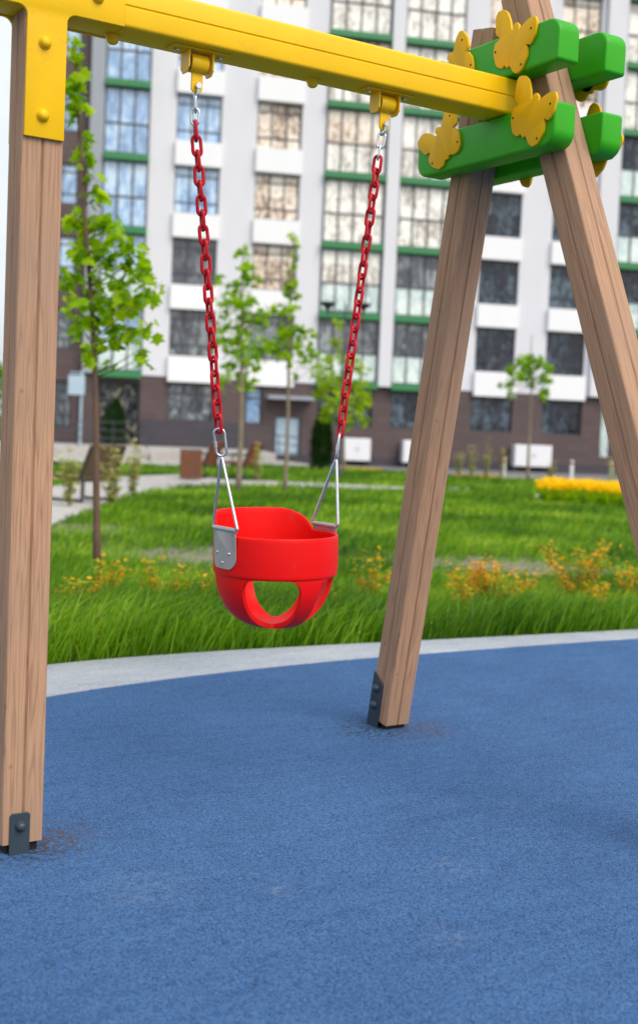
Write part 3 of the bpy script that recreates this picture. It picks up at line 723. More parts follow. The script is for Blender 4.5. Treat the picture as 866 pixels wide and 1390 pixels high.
# brackets and hanger triangles
for k, sx in enumerate((-1, 1)):
    xo = sx * (RB + .003); pts = []
    w = .057; ztp = ZR + .016; zlow = .752
    for t in range(9):
        a = PI + PI * t / 8 if False else 0
    pts = [(-w, ztp), (-w, zlow + .038)] + [(-w + .03 - .03 * math.cos(R_(90) * t / 6), zlow + .036 - .034 * math.sin(R_(90) * t / 6)) for t in range(1, 7)] + [(w - .03 + .03 * math.sin(R_(90) * t / 6), zlow + .002 + .034 * (1 - math.cos(R_(90) * t / 6))) for t in range(1, 7)] + [(w, zlow + .038), (w, ztp)]
    # the plate hugs the round rim: bend it
    bm = bmesh.new(); v0, v1, c0, c1 = prism(bm, pts, 0, .003, 'x')
    bmesh.ops.triangulate(bm, faces=[c0, c1])
    bmesh.ops.bisect_plane(bm, geom=bm.verts[:] + bm.edges[:] + bm.faces[:], plane_co=(0, 0, 0), plane_no=(0, 1, 0))
    for yy in (-.045, -.03, -.015, .015, .03, .045): bmesh.ops.bisect_plane(bm, geom=bm.verts[:] + bm.edges[:] + bm.faces[:], plane_co=(0, yy, 0), plane_no=(0, 1, 0))
    for v in bm.verts:
        rr = RB + .0025 + v.co.x; th_ = v.co.y / rr
        flat = min(max((v.co.z - ZR) / .012, 0), 1)
        xb = rr * math.cos(th_); xs = RB - .002 + v.co.x
        v.co.x = sx * (xb * (1 - flat) + xs * flat)
    br = build('bracket', bm, M['zincplate'], seat, mw=Matrix.Identity(4))
    bm = bmesh.new()
    tube(bm, [(sx * (RB - .002), -w, ztp + .002), (sx * (RB - .002), w, ztp + .002)], .0075, 14); build('bracket_sleeve', bm, M['zincplate'], seat, autosmooth=40)
    for (yy, zz) in ((-.03, .800), (.03, .800), (0, .772)):
        bm = bmesh.new(); rr = RB + .0052; xx = sx * rr * math.cos(yy / rr)
        lathe(bm, [(.0052, -.001), (.0048, .0014), (.003, .0026), (0, .003)], 14, Matrix.Translation((xx, yy, zz)) @ AX['-x' if sx < 0 else 'x']); build('rivet', bm, M['zinc'], seat, smooth=True)
    # triangle rod
    inv = seatM.inverted()
    apex = seatM.inverted() @ W(((.588, 0, 1.086), (.992, 0, 1.086))[k])
    bx_ = sx * (RB - .002); e = w + .010
    A = Vector((bx_, -e, ztp + .002)); B = Vector((bx_, e, ztp + .002)); path = []
    # rounded triangle: B corner -> apex loop -> A corner
    def rc(p, q, r_, rad, nn=5):
        p, q, r_ = Vector(p), Vector(q), Vector(r_); u = (p - q).normalized(); v = (r_ - q).normalized()
        s_, e_ = q + u * rad, q + v * rad; return [(1 - t) ** 2 * s_ + 2 * t * (1 - t) * q + t * t * e_ for t in [i_ / nn for i_ in range(nn + 1)]]
    path = rc(B, A, apex, .010) + rc(A, apex, B, .016, 7) + rc(apex, B, A, .010)
    bm = bmesh.new(); tube(bm, path, .0046, 10, closed=True); build('hanger_triangle', bm, M['zinc'], seat, smooth=True)

# ------------------------------------------------------------------ vegetation
def leaf_quad(bm, p, size, r, droop=.5, shape='maple', up=None):
    yaw = r.uniform(0, 2 * PI)
    d = Vector((math.cos(yaw), math.sin(yaw), -droop + r.uniform(-.5, .4))).normalized()
    n = Vector((r.uniform(-.6, .6), r.uniform(-.6, .6), 1)).normalized(); s = d.cross(n).normalized(); n = s.cross(d)
    if shape == 'maple':
        o = [(-.08, 0), (.12, .42), (.36, .30), (.58, .55), (.66, .22), (1, 0), (.66, -.22), (.58, -.55), (.36, -.30), (.12, -.42)]
    elif shape == 'oval':
        o = [(0, 0), (.3, .24), (.7, .22), (1, 0), (.7, -.22), (.3, -.24)]
    else:
        o = [(0, 0), (.5, .12), (1, 0), (.5, -.12)]
    vs = []
    for a, b_ in o: vs.append(bm.verts.new(p + d * (a * size) + s * (b_ * size) + n * (-abs(b_) * size * .35 - a * a * size * .15)))
    h = len(vs) // 2
    # fold along the midrib
    bm.faces.new(vs[:h + 1]); bm.faces.new([vs[0]] + vs[h:])
def tree(name, base, label, group, clusters, hgt, r0, leaf, size, dens, mat, bark='bark', seed=1, trunk_top=None, stake=None, depth=1.0, fork=.5):
    r = random.Random(seed); bz = zt(*base[:2]); root = empty(name, (base[0], base[1], bz), label, 'tree', group)
    top = trunk_top or (clusters[0][0] if clusters else 0, hgt)
    # trunk bends gently toward its top
    pts = []; rad = []
    for i in range(15):
        t = i / 14; x = top[0] * t ** 1.25 + .012 * math.sin(t * 9 + seed); pts.append((RH[0] * x, RH[1] * x + .01 * math.cos(t * 7), -.05 + (top[1] + .05) * t)); rad.append(r0 * (1 - .82 * t) + .002 + (.35 * r0 * math.exp(-t * 30)))
    bm = bmesh.new(); tube(bm, pts, rad, 10)
    def at(z):
        t = min(max((z + .05) / (top[1] + .05), 0), 1); i = min(int(t * 14), 13); f = t * 14 - i
        return Vector(pts[i]).lerp(Vector(pts[i + 1]), f)
    lb = bmesh.new()
    for (lx, z, rr) in clusters:
        dd = r.uniform(-1, 1) * depth * max(abs(lx), rr) * .8
        c = Vector((RH[0] * lx + FH[0] * dd, RH[1] * lx + FH[1] * dd, z))
        st = at(max(fork, z - max(.12, abs(c.xy.length) * .8)))
        mid = st.lerp(c, .55) + Vector((0, 0, -.05 * rr / .1 * .3))
        tube(bm, [st, mid, c], [max(.004, r0 * .22), max(.003, r0 * .14), .002], 6)
        n = max(3, int(dens * (rr / size) ** 2))
        for _ in range(n):
            q = Vector((r.gauss(0, 1), r.gauss(0, 1), r.gauss(0, 1))); q = q.normalized() * (r.random() ** .45) * rr
            leaf_quad(lb, c + q, size * r.uniform(.6, 1.25), r, .7, leaf)
        for _ in range(3):
            e = c + Vector((r.uniform(-1, 1), r.uniform(-1, 1), r.uniform(-.6, 1))).normalized() * rr; tube(bm, [c, e], [.002, .001], 4)
    build('trunk', bm, M[bark], root, smooth=True); build('crown', lb, M[mat], root)
    return root
T1 = [(-0.33, 4.26, 0.07), (-0.31, 4.12, 0.08), (-0.29, 3.91, 0.1), (-0.27, 3.74, 0.11), (-0.25, 3.53, 0.08), (-0.21, 3.36, 0.08), (-0.16, 3.22, 0.07), (-0.14, 3.09, 0.1), (-0.3, 2.86, 0.13), (-0.15, 2.86, 0.11), (-0.0, 2.87, 0.12), (0.06, 2.72, 0.13), (-0.23, 2.65, 0.12), (-0.05, 2.6, 0.14), (0.18, 2.64, 0.13), (0.28, 2.58, 0.09), (-0.29, 2.41, 0.12), (-0.11, 2.36, 0.14), (0.1, 2.4, 0.14), (0.31, 2.44, 0.12), (0.4, 2.38, 0.06), (-0.25, 2.2, 0.12), (-0.04, 2.15, 0.14), (0.17, 2.19, 0.14), (0.35, 2.26, 0.11), (-0.22, 2.03, 0.11), (-0.03, 1.95, 0.12), (0.15, 1.98, 0.13), (0.32, 2.05, 0.1), (0.24, 1.84, 0.08), (-0.12, 1.82, 0.1), (0.3, 1.78, 0.06), (0.03, 1.74, 0.06)]
T2 = [(-0.11, 4.8, 0.18), (-0.02, 4.44, 0.22), (-0.23, 4.14, 0.21), (-0.52, 4.2, 0.12), (0.13, 4.3, 0.18), (-0.36, 3.77, 0.29), (0.0, 3.79, 0.26), (-0.49, 3.33, 0.26), (-0.05, 3.35, 0.29), (0.3, 3.51, 0.23), (0.44, 3.66, 0.15), (-0.48, 2.97, 0.23), (-0.11, 2.98, 0.29), (0.25, 2.93, 0.26), (0.62, 2.94, 0.23), (-0.17, 2.62, 0.26), (0.19, 2.63, 0.23), (-0.38, 2.32, 0.18), (0.06, 2.26, 0.23), (-0.45, 2.1, 0.09)]
T3 = [(-0.05, 5.18, 0.09), (-0.01, 5.01, 0.09), (-0.03, 4.79, 0.1), (-0.03, 4.5, 0.12), (-0.09, 4.21, 0.18), (0.02, 4.21, 0.13), (0.06, 3.99, 0.12), (-0.12, 4.06, 0.12), (-0.03, 3.7, 0.21), (-0.25, 3.76, 0.15), (0.13, 3.41, 0.15), (-0.09, 3.33, 0.24), (0.21, 3.2, 0.21), (0.43, 3.28, 0.12), (-0.23, 3.1, 0.21), (0.07, 2.97, 0.21), (0.37, 2.91, 0.21), (-0.07, 2.74, 0.18), (0.31, 2.69, 0.15), (0.46, 2.55, 0.1), (0.1, 2.38, 0.09)]
T4 = [(-0.38, 4.71, 0.19), (-0.43, 4.25, 0.23), (-0.18, 3.8, 0.28), (-0.64, 3.56, 0.32), (0.06, 3.58, 0.28), (0.41, 3.37, 0.23), (-0.73, 3.09, 0.37), (-0.15, 3.0, 0.42), (0.44, 2.79, 0.37), (-0.83, 2.63, 0.32), (-0.24, 2.3, 0.46), (0.35, 2.21, 0.42), (0.68, 2.46, 0.23), (-0.57, 1.94, 0.32), (0.02, 1.74, 0.32), (0.6, 1.76, 0.23)]
T5 = [(-0.17, 3.85, 0.23), (-0.44, 3.77, 0.23), (0.13, 3.79, 0.23), (-0.66, 3.53, 0.18), (0.41, 3.58, 0.18), (-0.53, 3.31, 0.18), (-0.15, 3.44, 0.27), (0.27, 3.3, 0.18), (0.5, 3.24, 0.14), (-0.75, 3.08, 0.18), (0.4, 2.9, 0.18), (-0.62, 2.74, 0.14), (0.3, 2.66, 0.14), (-0.93, 3.07, 0.09), (-0.06, 3.1, 0.14)]
G = 'young trees planted across the lawn'
tree('maple_tree', (2.576, 5.99), 'nearest young maple with hanging bright green leaves just right of the timber post', G, T1, 4.3, .031, 'maple', .108, 14, 'leaf', seed=4, fork=1.6, depth=.9)
tree('linden_tree', (10.06, 17.65), 'bushy young tree behind the left swing chain with dense green crown', G, T2, 4.9, .055, 'maple', .14, 11, 'leaf2', 'barkp', seed=5, fork=2.0)
tree('linden_tree', (10.92, 17.31), 'tall slender young tree in the middle between the two chains with narrow tip', G, T3, 5.25, .042, 'maple', .13, 11, 'leaf', 'barkp', seed=6, fork=2.0)
tree('young_tree', (19.21, 27.91), 'yellow-green leafy tree behind the right swing chain in front of the brown wall', G, T4, 4.6, .05, 'maple', .16, 13, 'leafy', 'barkp', seed=8, trunk_top=(-.2, 4.4), fork=1.2)
tree('umbrella_tree', (23.82, 24.5), 'small umbrella-shaped tree with drooping round crown seen between the A-frame legs', G, T5, 3.8, .05, 'maple', .13, 22, 'leaf2', 'barkp', seed=9, trunk_top=(-.1, 4.6), fork=3.0)
def thuja(base, z, h, w, label, seed):
    r = random.Random(seed); root = empty('thuja', (base[0], base[1], z), label, 'conifer', 'dark columnar conifers by the building')
    bm = bmesh.new(); tube(bm, [(0, 0, -.05), (0, 0, h * .8)], [.05, .015], 8); build('trunk', bm, M['bark'], root)
    bm = bmesh.new()
    for _ in range(2300):
        t = r.random() ** .8; a = r.uniform(0, 2 * PI); rr = w / 2 * (min(1, (1 - t) * 2.4) ** .7) * (.72 + .3 * r.random()) * (1 + .1 * math.sin(a * 5 + t * 12))
        p = Vector((rr * math.cos(a), rr * math.sin(a), .05 + t * h)); d = Vector((math.cos(a) * .5, math.sin(a) * .5, 1)).normalized(); s = Vector((-math.sin(a), math.cos(a), 0)) * .035
        L = r.uniform(.08, .16); n_ = Vector((math.cos(a), math.sin(a), 0)) * .02
        vs = [bm.verts.new(p - s), bm.verts.new(p + s), bm.verts.new(p + d * L * .7 + s * .7 + n_), bm.verts.new(p + d * L), bm.verts.new(p + d * L * .7 - s * .7 + n_)]; bm.faces.new(vs)
    build('foliage', bm, M['thuja'], root)
PODZ = -.13
thuja(L2W(-8.62, -1.6), PODZ, 1.75, .75, 'dark conifer column in front of the glazed entrance under the green canopy', 3)
thuja((20.11, 30.72), zt(20.11, 30.72), 2.0, .66, 'dark conifer column on the lawn beside the pale blue door', 4)

def shrub(x, y, h, spread, ns, label, seed, mat='spirea', lsize=.033, name='spirea_shrub', group='orange and yellow spirea shrubs along the border', per=44, z0=.3, stemmat='bark'):
    r = random.Random(seed); root = empty(name, (x, y, zt(x, y)), label, 'shrub', group)
    sb = bmesh.new(); lb = bmesh.new()
    for i in range(ns):
        a = r.uniform(0, 2 * PI); q = spread * r.random() ** .6; hh = h * r.uniform(.55, 1.0) * (1 - .25 * q / spread)
        e = Vector((q * math.cos(a), q * math.sin(a), hh)); m_ = Vector((e.x * .35, e.y * .35, hh * .5))
        b0 = Vector((r.uniform(-.03, .03), r.uniform(-.03, .03), -.02)); tube(sb, [b0, m_, e], [.0028, .0022, .001], 5)
        for _ in range(per):
            t = r.uniform(z0, 1.02) ** .8; p = (b0 * (1 - t) ** 2 + m_ * 2 * t * (1 - t) + e * t * t) + Vector((r.gauss(0, .012), r.gauss(0, .012), r.gauss(0, .01)))
            leaf_quad(lb, p, lsize * r.uniform(.6, 1.3), r, -.3, 'oval')
    build('stems', sb, M[stemmat], root); build('foliage', lb, M[mat], root)
    return root
SH = [(2.02, 3.57, .47, .17, 17, 'dense orange and yellow spirea left of the red seat, by the young maple'), (1.62, 3.60, .46, .12, 8, 'thin spirea with a red tip next to the timber post'),
      (1.50, 3.80, .30, .08, 4, 'tiny yellow spirea sprig at the edge of the timber post'), (1.95, 4.25, .42, .10, 7, 'sparse spirea sprigs below the maple trunk'),
      (3.62, 3.62, .48, .16, 12, 'spirea right of the red seat, before the far leg'), (4.25, 3.35, .46, .09, 6, 'spirea partly hidden behind the far timber leg'), (3.2, 3.4, .27, .08, 4, 'low spirea sprig just right of the bucket seat'),
      (4.27, 3.05, .50, .24, 26, 'wide orange and green spirea right of the far leg'), (5.2, 3.20, .60, .24, 30, 'tallest and fullest spirea with red stems at the right'),
      (5.62, 3.05, .46, .16, 12, 'spirea at the right edge of the picture near the leg'), (5.0, 2.75, .36, .1, 6, 'small spirea between the two big right-hand shrubs'), (2.6, 3.7, .28, .07, 3, 'single low orange sprig left of the seat'),
      (3.95, 2.95, .34, .1, 6, 'low yellow shrub touching the right side of the far leg'), (4.75, 3.3, .42, .12, 8, 'loose spirea between the two largest shrubs, set back'), (2.35, 3.45, .38, .12, 7, 'thin orange spirea just left of the bucket seat')]
for i, (x, y, h, s, n_, lab) in enumerate(SH): shrub(x, y, h, s * 1.35, n_, lab, 20 + i, per=36, z0=.15, lsize=.036)
WD = [(20.6, 23.9, .95, .16, 'tall pale green sapling at the left end of the sapling row'), (20.95, 23.75, 1.05, .14, 'tall pale sapling second from the left in the row'), (21.3, 23.5, 1.1, .15, 'tallest pale sapling in the middle of the row'), (21.7, 23.3, .95, .14, 'pale sapling at the right of the row'), (22.9, 22.5, .7, .10, 'thin small sapling near the white tag'), (24.6, 21.8, .75, .15, 'pale sapling behind the tulip bed'), (26.0, 21.2, .8, .12, 'pale sapling at the right behind the tulips'),
      (5.7, 13.5, .75, .25, 'wispy sapling beside the lounge bench'), (4.95, 13.3, .8, .2, 'wispy sapling next to the timber post by the bench'), (6.9, 15.6, .8, .2, 'wispy sapling just right of the bench back'), (12.9, 22.0, .8, .2, 'wispy sapling right of the small chairs')]
for i, (x, y, h, s, lab) in enumerate(WD):
    shrub(x, y, h * 1.35, s, 9 if y > 16 else 14, lab, 60 + i, 'weed', .085, 'sapling', 'pale young saplings in the lawn', 24, .1, 'barkp')
# tulips
r = random.Random(11); tb = bmesh.new(); tf = []
A, B, C_, D_ = [Vector(p) for p in ((15.45, 14.95), (16.35, 13.1), (18.4, 14.9), (17.45, 16.75))]
for i in range(620):
    u, v = r.random(), r.random(); q = (A * (1 - u) + B * u) * (1 - v) + (D_ * (1 - u) + C_ * u) * v; z = zt(q.x, q.y); h = r.uniform(.28, .45)
    nb = len(tb.faces)
    rr = r.uniform(.032, .045); hh = rr * 1.9
    for k in range(6):
        a = PI / 3 * k + r.uniform(-.2, .2); c, s = math.cos(a), math.sin(a); t = Vector((-s, c, 0)) * rr * .62; o_ = Vector((c, s, 0))
        p = Vector((q.x, q.y, z + h)); op = 1.0 + .5 * (k % 2)
        tb.faces.new([tb.verts.new(p), tb.verts.new(p + o_ * rr - t + Vector((0, 0, hh * .45))), tb.verts.new(p + o_ * rr * .8 * op + Vector((0, 0, hh))), tb.verts.new(p + o_ * rr + t + Vector((0, 0, hh * .45)))])
    ny = len(tb.faces); tf += [0] * (ny - nb)
    p = Vector((q.x, q.y, z)); s = Vector((.004, 0, 0)); tb.faces.new([tb.verts.new(p - s), tb.verts.new(p + s), tb.verts.new(p + s + Vector((0, 0, h))), tb.verts.new(p - s + Vector((0, 0, h)))]); tf.append(1)
    for k in range(4):
        a = r.uniform(0, 2 * PI); d = Vector((math.cos(a), math.sin(a), 0)); w_ = Vector((-d.y, d.x, 0)) * .03; L = r.uniform(.18, .33)
        tb.faces.new([tb.verts.new(p), tb.verts.new(p + d * .05 + w_ + Vector((0, 0, L * .5))), tb.verts.new(p + d * .12 + Vector((0, 0, L))), tb.verts.new(p + d * .05 - w_ + Vector((0, 0, L * .5)))]); tf.append(1)
to = build('tulips', tb, [M['petal'], M['leaf2']]); tag(to, 'dense bed of yellow tulips in front of the brown building wall', 'tulips', kind='stuff')
to.data.polygons.foreach_set('material_index', tf)
# small white plant tag
bm = bmesh.new(); box(bm, -.09, .09, -.008, .008, .15, .205, .004); pt = build('plant_tag', bm, M['wpaint'], loc=(15.55, 14.89, zt(15.55, 14.89)))
tag(pt, 'small white plant tag stuck in the grass left of the tulips', 'plant tag'); pt.rotation_euler = (R_(-20), 0, R_(-25))
bm = bmesh.new(); box(bm, -.008, .008, .012, .02, -.05, .2); build('stake', bm, M['wpaint'], pt)

# ------------------------------------------------------------------ furniture on the path
def slat_bench(name, loc, rz, w, label, cat, group, mat='wood2', sc=1.0):
    """side-on lounge bench: seat towards -X, reclined back at +X, width along Y"""
    root = empty(name, loc, label, cat, group, rz); root.scale = (sc, sc, sc)
    for s in (-1, 1):
        y = s * (w / 2 - .03); bm = bmesh.new()
        def bar(a, b_, t=.022):
            a, b_ = Vector(a), Vector(b_); tube(bm, [a, b_], t, 4)
        bar((-.42, y, 0), (-.42, y, .62)); bar((-.42, y, .03), (.34, y, .03)); bar((.30, y, 0), (.30, y, .45)); bar((-.42, y, .40), (.32, y, .36)); bar((-.42, y, .62), (.2, y, .60))
        bar((.22, y, .3), (.52, y, .92))
        build('side_frame', bm, M['black'], root)
    bm = bmesh.new()
    for k in range(6): x = -.40 + k * .115; box(bm, x, x + .1, -w / 2, w / 2, .415 - .007 * k, .44 - .007 * k, .004)
    build('seat', bm, M[mat], root)
    bm = bmesh.new(); d = Vector((.3, 0, .62)).normalized()
    n = int(w / .095)
    for k in range(n):
        y0 = -w / 2 + k * (w / n); p0 = Vector((.20, 0, .34)); p1 = p0 + d * .66; nrm = Vector((d.z, 0, -d.x)) * .024
        vs = []
        for yy in (y0 + .006, y0 + w / n - .006):
            for p in (p0, p0 + nrm, p1 + nrm, p1): vs.append(bm.verts.new((p.x, yy, p.z)))
        for f in ((0, 1, 2, 3), (7, 6, 5, 4), (0, 4, 5, 1), (1, 5, 6, 2), (2, 6, 7, 3), (3, 7, 4, 0)): bm.faces.new([vs[q] for q in f])
    bmesh.ops.recalc_face_normals(bm, faces=bm.faces[:])
    build('backrest', bm, M[mat], root)
    return root
va = math.atan2(RH[1], RH[0])
slat_bench('lounge_bench', (5.62, 14.42, zt(5.62, 14.42) + .03), va - R_(35), .8, 'weathered wooden lounge bench with dark frame beside the timber post', 'bench', 'slatted loungers on the path', 'wood3', .96)
slat_bench('lounge_chair', (12.08, 23.5, zt(12.1, 23.5) + .03), va - R_(30), .55, 'dark framed wooden lounge chair next to the wooden litter bin', 'chair', 'slatted loungers on the path')
slat_bench('lounge_chair', (13.03, 23.2, zt(13.0, 23.2) + .03), va - R_(30), .55, 'dark framed wooden lounge chair farther from the litter bin, behind the tree trunk', 'chair', 'slatted loungers on the path')
bin_ = empty('litter_bin', (11.24, 22.35, zt(11.24, 22.35) + .03), 'box-shaped litter bin clad in reddish wooden slats on the path', 'litter bin', rz=va + R_(14))
bm = bmesh.new(); box(bm, -.21, .21, -.21, .21, .04, .66, .01); build('liner', bm, M['black'], bin_)
bm = bmesh.new()
for k in range(6):
    x = -.225 + k * .0775
    for y in (-.235, .213): box(bm, x, x + .052, y, y + .022, .03, .70, .004)
    for x2 in (-.235, .213): box(bm, x2, x2 + .022, -.225 + k * .077 + .001, -.225 + k * .077 + .063, .032, .698, .004)
build('cladding', bm, M['wood2'], bin_)
bm = bmesh.new(); box(bm, -.24, .24, -.24, -.17, .702, .72); box(bm, -.24, .24, .17, .24, .702, .72); box(bm, -.24, -.17, -.169, .169, .702, .72); box(bm, .17, .24, -.169, .169, .702, .72); build('rim', bm, M['black'], bin_)

# bollards on the roadside
for i, (x, y, lab) in enumerate([(24.2, 26.1, 'white bollard with red band behind the saplings'), (26.5, 25.4, 'white bollard with red band right of the umbrella tree'), (27.9, 25.0, 'white bollard with red band near the right leg of the frame'), (22.7, 28.0, 'white bollard with red band just right of the far leg')]):
    b = empty('bollard', (x, y, zt(x, y)), lab, 'bollard', 'roadside bollards')
    bm = bmesh.new(); lathe(bm, [(.06, 0), (.06, .70), (.05, .74), (0, .745)], 14); build('post', bm, M['wpaint'], b, autosmooth=40)
    bm = bmesh.new(); lathe(bm, [(.063, .60), (.063, .68)], 14); build('red_band', bm, M['redpaint'], b)

# two-headed park lamp
lx, ly = gp(33.6, .55); lz = zt(lx, ly)
lamp = empty('park_lamp', (lx, ly, lz), 'twin-headed dark park lamp with cone shades in front of the white wall', 'street lamp', rz=va)
bm = bmesh.new(); lathe(bm, [(.07, 0), (.07, .3), (.04, .34), (.028, 4.95), (0, 4.96)], 12); tube(bm, [(-.52, 0, 4.72), (.52, 0, 4.72)], .016, 8); build('pole', bm, M['frame'], lamp, autosmooth=40)
for s in (-1, 1):
    bm = bmesh.new(); lathe(bm, [(.02, 4.62), (.02, 4.76), (.06, 4.82), (.20, 4.93), (.23, 4.97), (.22, 5.0), (0, 5.03)], 18, Matrix.Translation((s * .5, 0, 0))); build('lamp_head', bm, M['frame'], lamp, autosmooth=40)

# ------------------------------------------------------------------ the apartment building
bld = empty('apartment_building', (25.315, 39.157, 0), 'tall white apartment block with brown tiled ground floor and green bands between glazed balconies', 'building', rz=R_(-20))
ZG = 2.75; FL = 2.9; NF = 8; TOP = ZG + FL * NF + .6; BASE = -1.2
WINC = [(-6.5, -4.67), (-3.2, -1.33), (6.65, 8.47), (9.9, 11.72), (17.0, 18.8)]
GLZ = [(-9.38, -7.57, 3), (-.3, 2.3, 4), (2.92, 5.55, 4), (12.9, 15.6, 4)]
cuts = sorted([(a, b) for a, b in WINC] + [(a, b) for a, b, _ in GLZ])
bm = bmesh.new(); prev = -9.95
for a, b in cuts + [(20.5, 20.5)]:
    if a > prev: box(bm, prev, a, 0, .5, ZG, TOP)
    prev = b
for a, b in WINC:
    for k in range(NF):
        z = ZG + FL * k; box(bm, a, b, .16, .5, z - .03 if k else z, z + .88)
    box(bm, a, b, .16, .5, ZG + FL * NF - .14, TOP)
build('wall', bm, M['white'], bld)
bm = bmesh.new(); box(bm, -9.95, 20.5, .502, 12, BASE, TOP - .01); build('core_wall', bm, M['gray'], bld)
bm = bmesh.new(); box(bm, -9.44, -9.385, -.12, -.002, ZG, TOP); box(bm, -9.94, -9.44, -.16, -.002, ZG, TOP); build('pier', bm, M['gray'], bld)
bm = bmesh.new(); box(bm, 2.33, 2.89, -.25, -.002, ZG - .0, TOP); box(bm, 11.95, 12.85, -.25, -.002, ZG, TOP); build('pillar', bm, M['white'], bld)
bm = bmesh.new(); box(bm, -12.2, 20.7, -.1, 12.2, TOP + .001, TOP + .35); build('roof', bm, M['gray'], bld)
# brown ground floor with openings
GW = [(-6.5, -4.6, .97, 2.5), (-3.25, -2.55, .94, 2.48), (-.2, 2.2, 1.0, 2.55), (3.0, 5.4, 1.0, 2.55), (6.6, 8.5, 1.0, 2.5), (9.88, 11.75, 1.0, 2.5), (13.6, 15.4, 1.0, 2.5)]
DR = [(-9.35, -7.6, -.1, 2.45), (-1.97, -.85, -.35, 1.32), (12.7, 13.15, .1, 2.4)]
bm = bmesh.new()
ops = sorted([(a, b, z0, z1) for a, b, z0, z1 in GW + DR])
prev = -9.95; yo = .04
for a, b, z0, z1 in ops:
    if a > prev: box(bm, prev, a, yo, .5, BASE, ZG - .002)
    box(bm, a, b, yo, .5, BASE, z0); box(bm, a, b, yo, .5, z1, ZG - .002); prev = b
box(bm, prev, 20.5, yo, .5, BASE, ZG - .002)
build('ground_floor_wall', bm, M['brown'], bld)
bm = bmesh.new(); box(bm, -7.55, -3.3, -.02, yo - .002, BASE, .93); box(bm, -3.3, 20.5, .0, yo - .002, BASE, -.28); build('plinth', bm, M['plinth'], bld)
# brown side wing on the left
bm = bmesh.new(); WA = [(-11.55, -10.35)]
box(bm, -12.0, -11.55, .3, .8, BASE, TOP); box(bm, -10.35, -9.952, .3, .8, BASE, TOP)
for k in range(-1, NF):
    z = ZG + FL * k; z0 = z + .95 if k >= 0 else .5
    lo = BASE if k < 0 else z - .35
    box(bm, -11.55, -10.35, .3, .8, lo, z0 + (0 if k >= 0 else 0))
box(bm, -11.55, -10.35, .3, .8, ZG + FL * NF - .35, TOP)
box(bm, -12.0, -9.952, .802, 12, BASE, TOP - .01)
build('wing_wall', bm, M['brown'], bld)
def window(x0, x1, z0, z1, y, nx, rails, gmat, parent=bld, fr=.05, name='window', t=.04):
    bm = bmesh.new()
    box(bm, x0, x0 + fr, y - t, y, z0, z1); box(bm, x1 - fr, x1, y - t, y, z0, z1)
    box(bm, x0 + fr, x1 - fr, y - t, y, z0, z0 + fr); box(bm, x0 + fr, x1 - fr, y - t, y, z1 - fr, z1)
    for k in range(1, nx):
        xm = x0 + (x1 - x0) * k / nx; box(bm, xm - fr / 2, xm + fr / 2, y - t + .003, y, z0 + fr, z1 - fr)
    for q in rails:
        zm = z0 + (z1 - z0) * q; box(bm, x0 + fr, x1 - fr, y - t + .006, y, zm - fr / 2, zm + fr / 2)
    f = build(name, bm, M['frame'], parent)
    return f
def pane(f, x0, x1, z0, z1, y, mat):
    bm = bmesh.new(); box(bm, x0, x1, y, y + .01, z0, z1); build('pane', bm, M[mat], f)
rw = random.Random(5)
for ci, (a, b) in enumerate(WINC):
    for k in range(NF):
        z = ZG + FL * k
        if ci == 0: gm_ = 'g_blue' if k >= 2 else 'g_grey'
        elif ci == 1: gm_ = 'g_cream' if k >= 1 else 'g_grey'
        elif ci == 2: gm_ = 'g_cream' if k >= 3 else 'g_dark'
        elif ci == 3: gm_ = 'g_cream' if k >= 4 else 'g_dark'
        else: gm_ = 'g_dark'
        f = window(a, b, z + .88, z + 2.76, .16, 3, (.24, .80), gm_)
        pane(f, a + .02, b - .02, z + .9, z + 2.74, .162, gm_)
        bm = bmesh.new(); box(bm, a - .03, b + .05, -.20, .158, z - .12 if k else z - .2, z + .86, .01); build('balcony_panel', bm, M['panel'], bld)
for a, b, z0, z1 in GW:
    d = 'g_grey' if a < -4 else ('g_blue' if -4 < a < -2 else 'g_dark')
    f = window(a, b, z0, z1, .2, 1 if b - a < 1 else 3, (.72,) if b - a > 1 else (.7,), d, fr=.07); pane(f, a + .02, b - .02, z0 + .02, z1 - .02, .202, d)
# entrance, doors
a, b, z0, z1 = DR[0]
f = window(a, b, z0, z1, .3, 3, (.72,), 'g_shop', name='entrance_door', fr=.09); pane(f, a + .02, b - .02, z0 + .02, z1 - .02, .302, 'g_shop')
a, b, z0, z1 = DR[1]
bm = bmesh.new(); box(bm, a + .06, b - .18, .12, .17, z0, z1 - .06, .006); box(bm, b - .165, b - .1, .12, .17, z0, z1 - .06); dr = build('door', bm, M['lightblue'], bld)
bm = bmesh.new(); box(bm, a, a + .06, .08, .2, z0, z1); box(bm, b - .1, b, .08, .2, z0, z1); box(bm, a + .06, b - .1, .08, .2, z1 - .06, z1); build('door_frame', bm, M['frame'], bld)
bm = bmesh.new(); tube(bm, [(b - .3, .10, .35), (b - .3, .10, .65)], .014, 8); build('handle', bm, M['zinc'], dr)
a, b, z0, z1 = DR[2]; bm = bmesh.new(); box(bm, a + .02, b - .02, .15, .2, z0, z1 - .04); build('side_door', bm, M['g_teal'], bld)
bm = bmesh.new(); box(bm, -2.4, -.45, -.75, .038, 2.02, 2.17); build('awning', bm, M['gray'], bld)
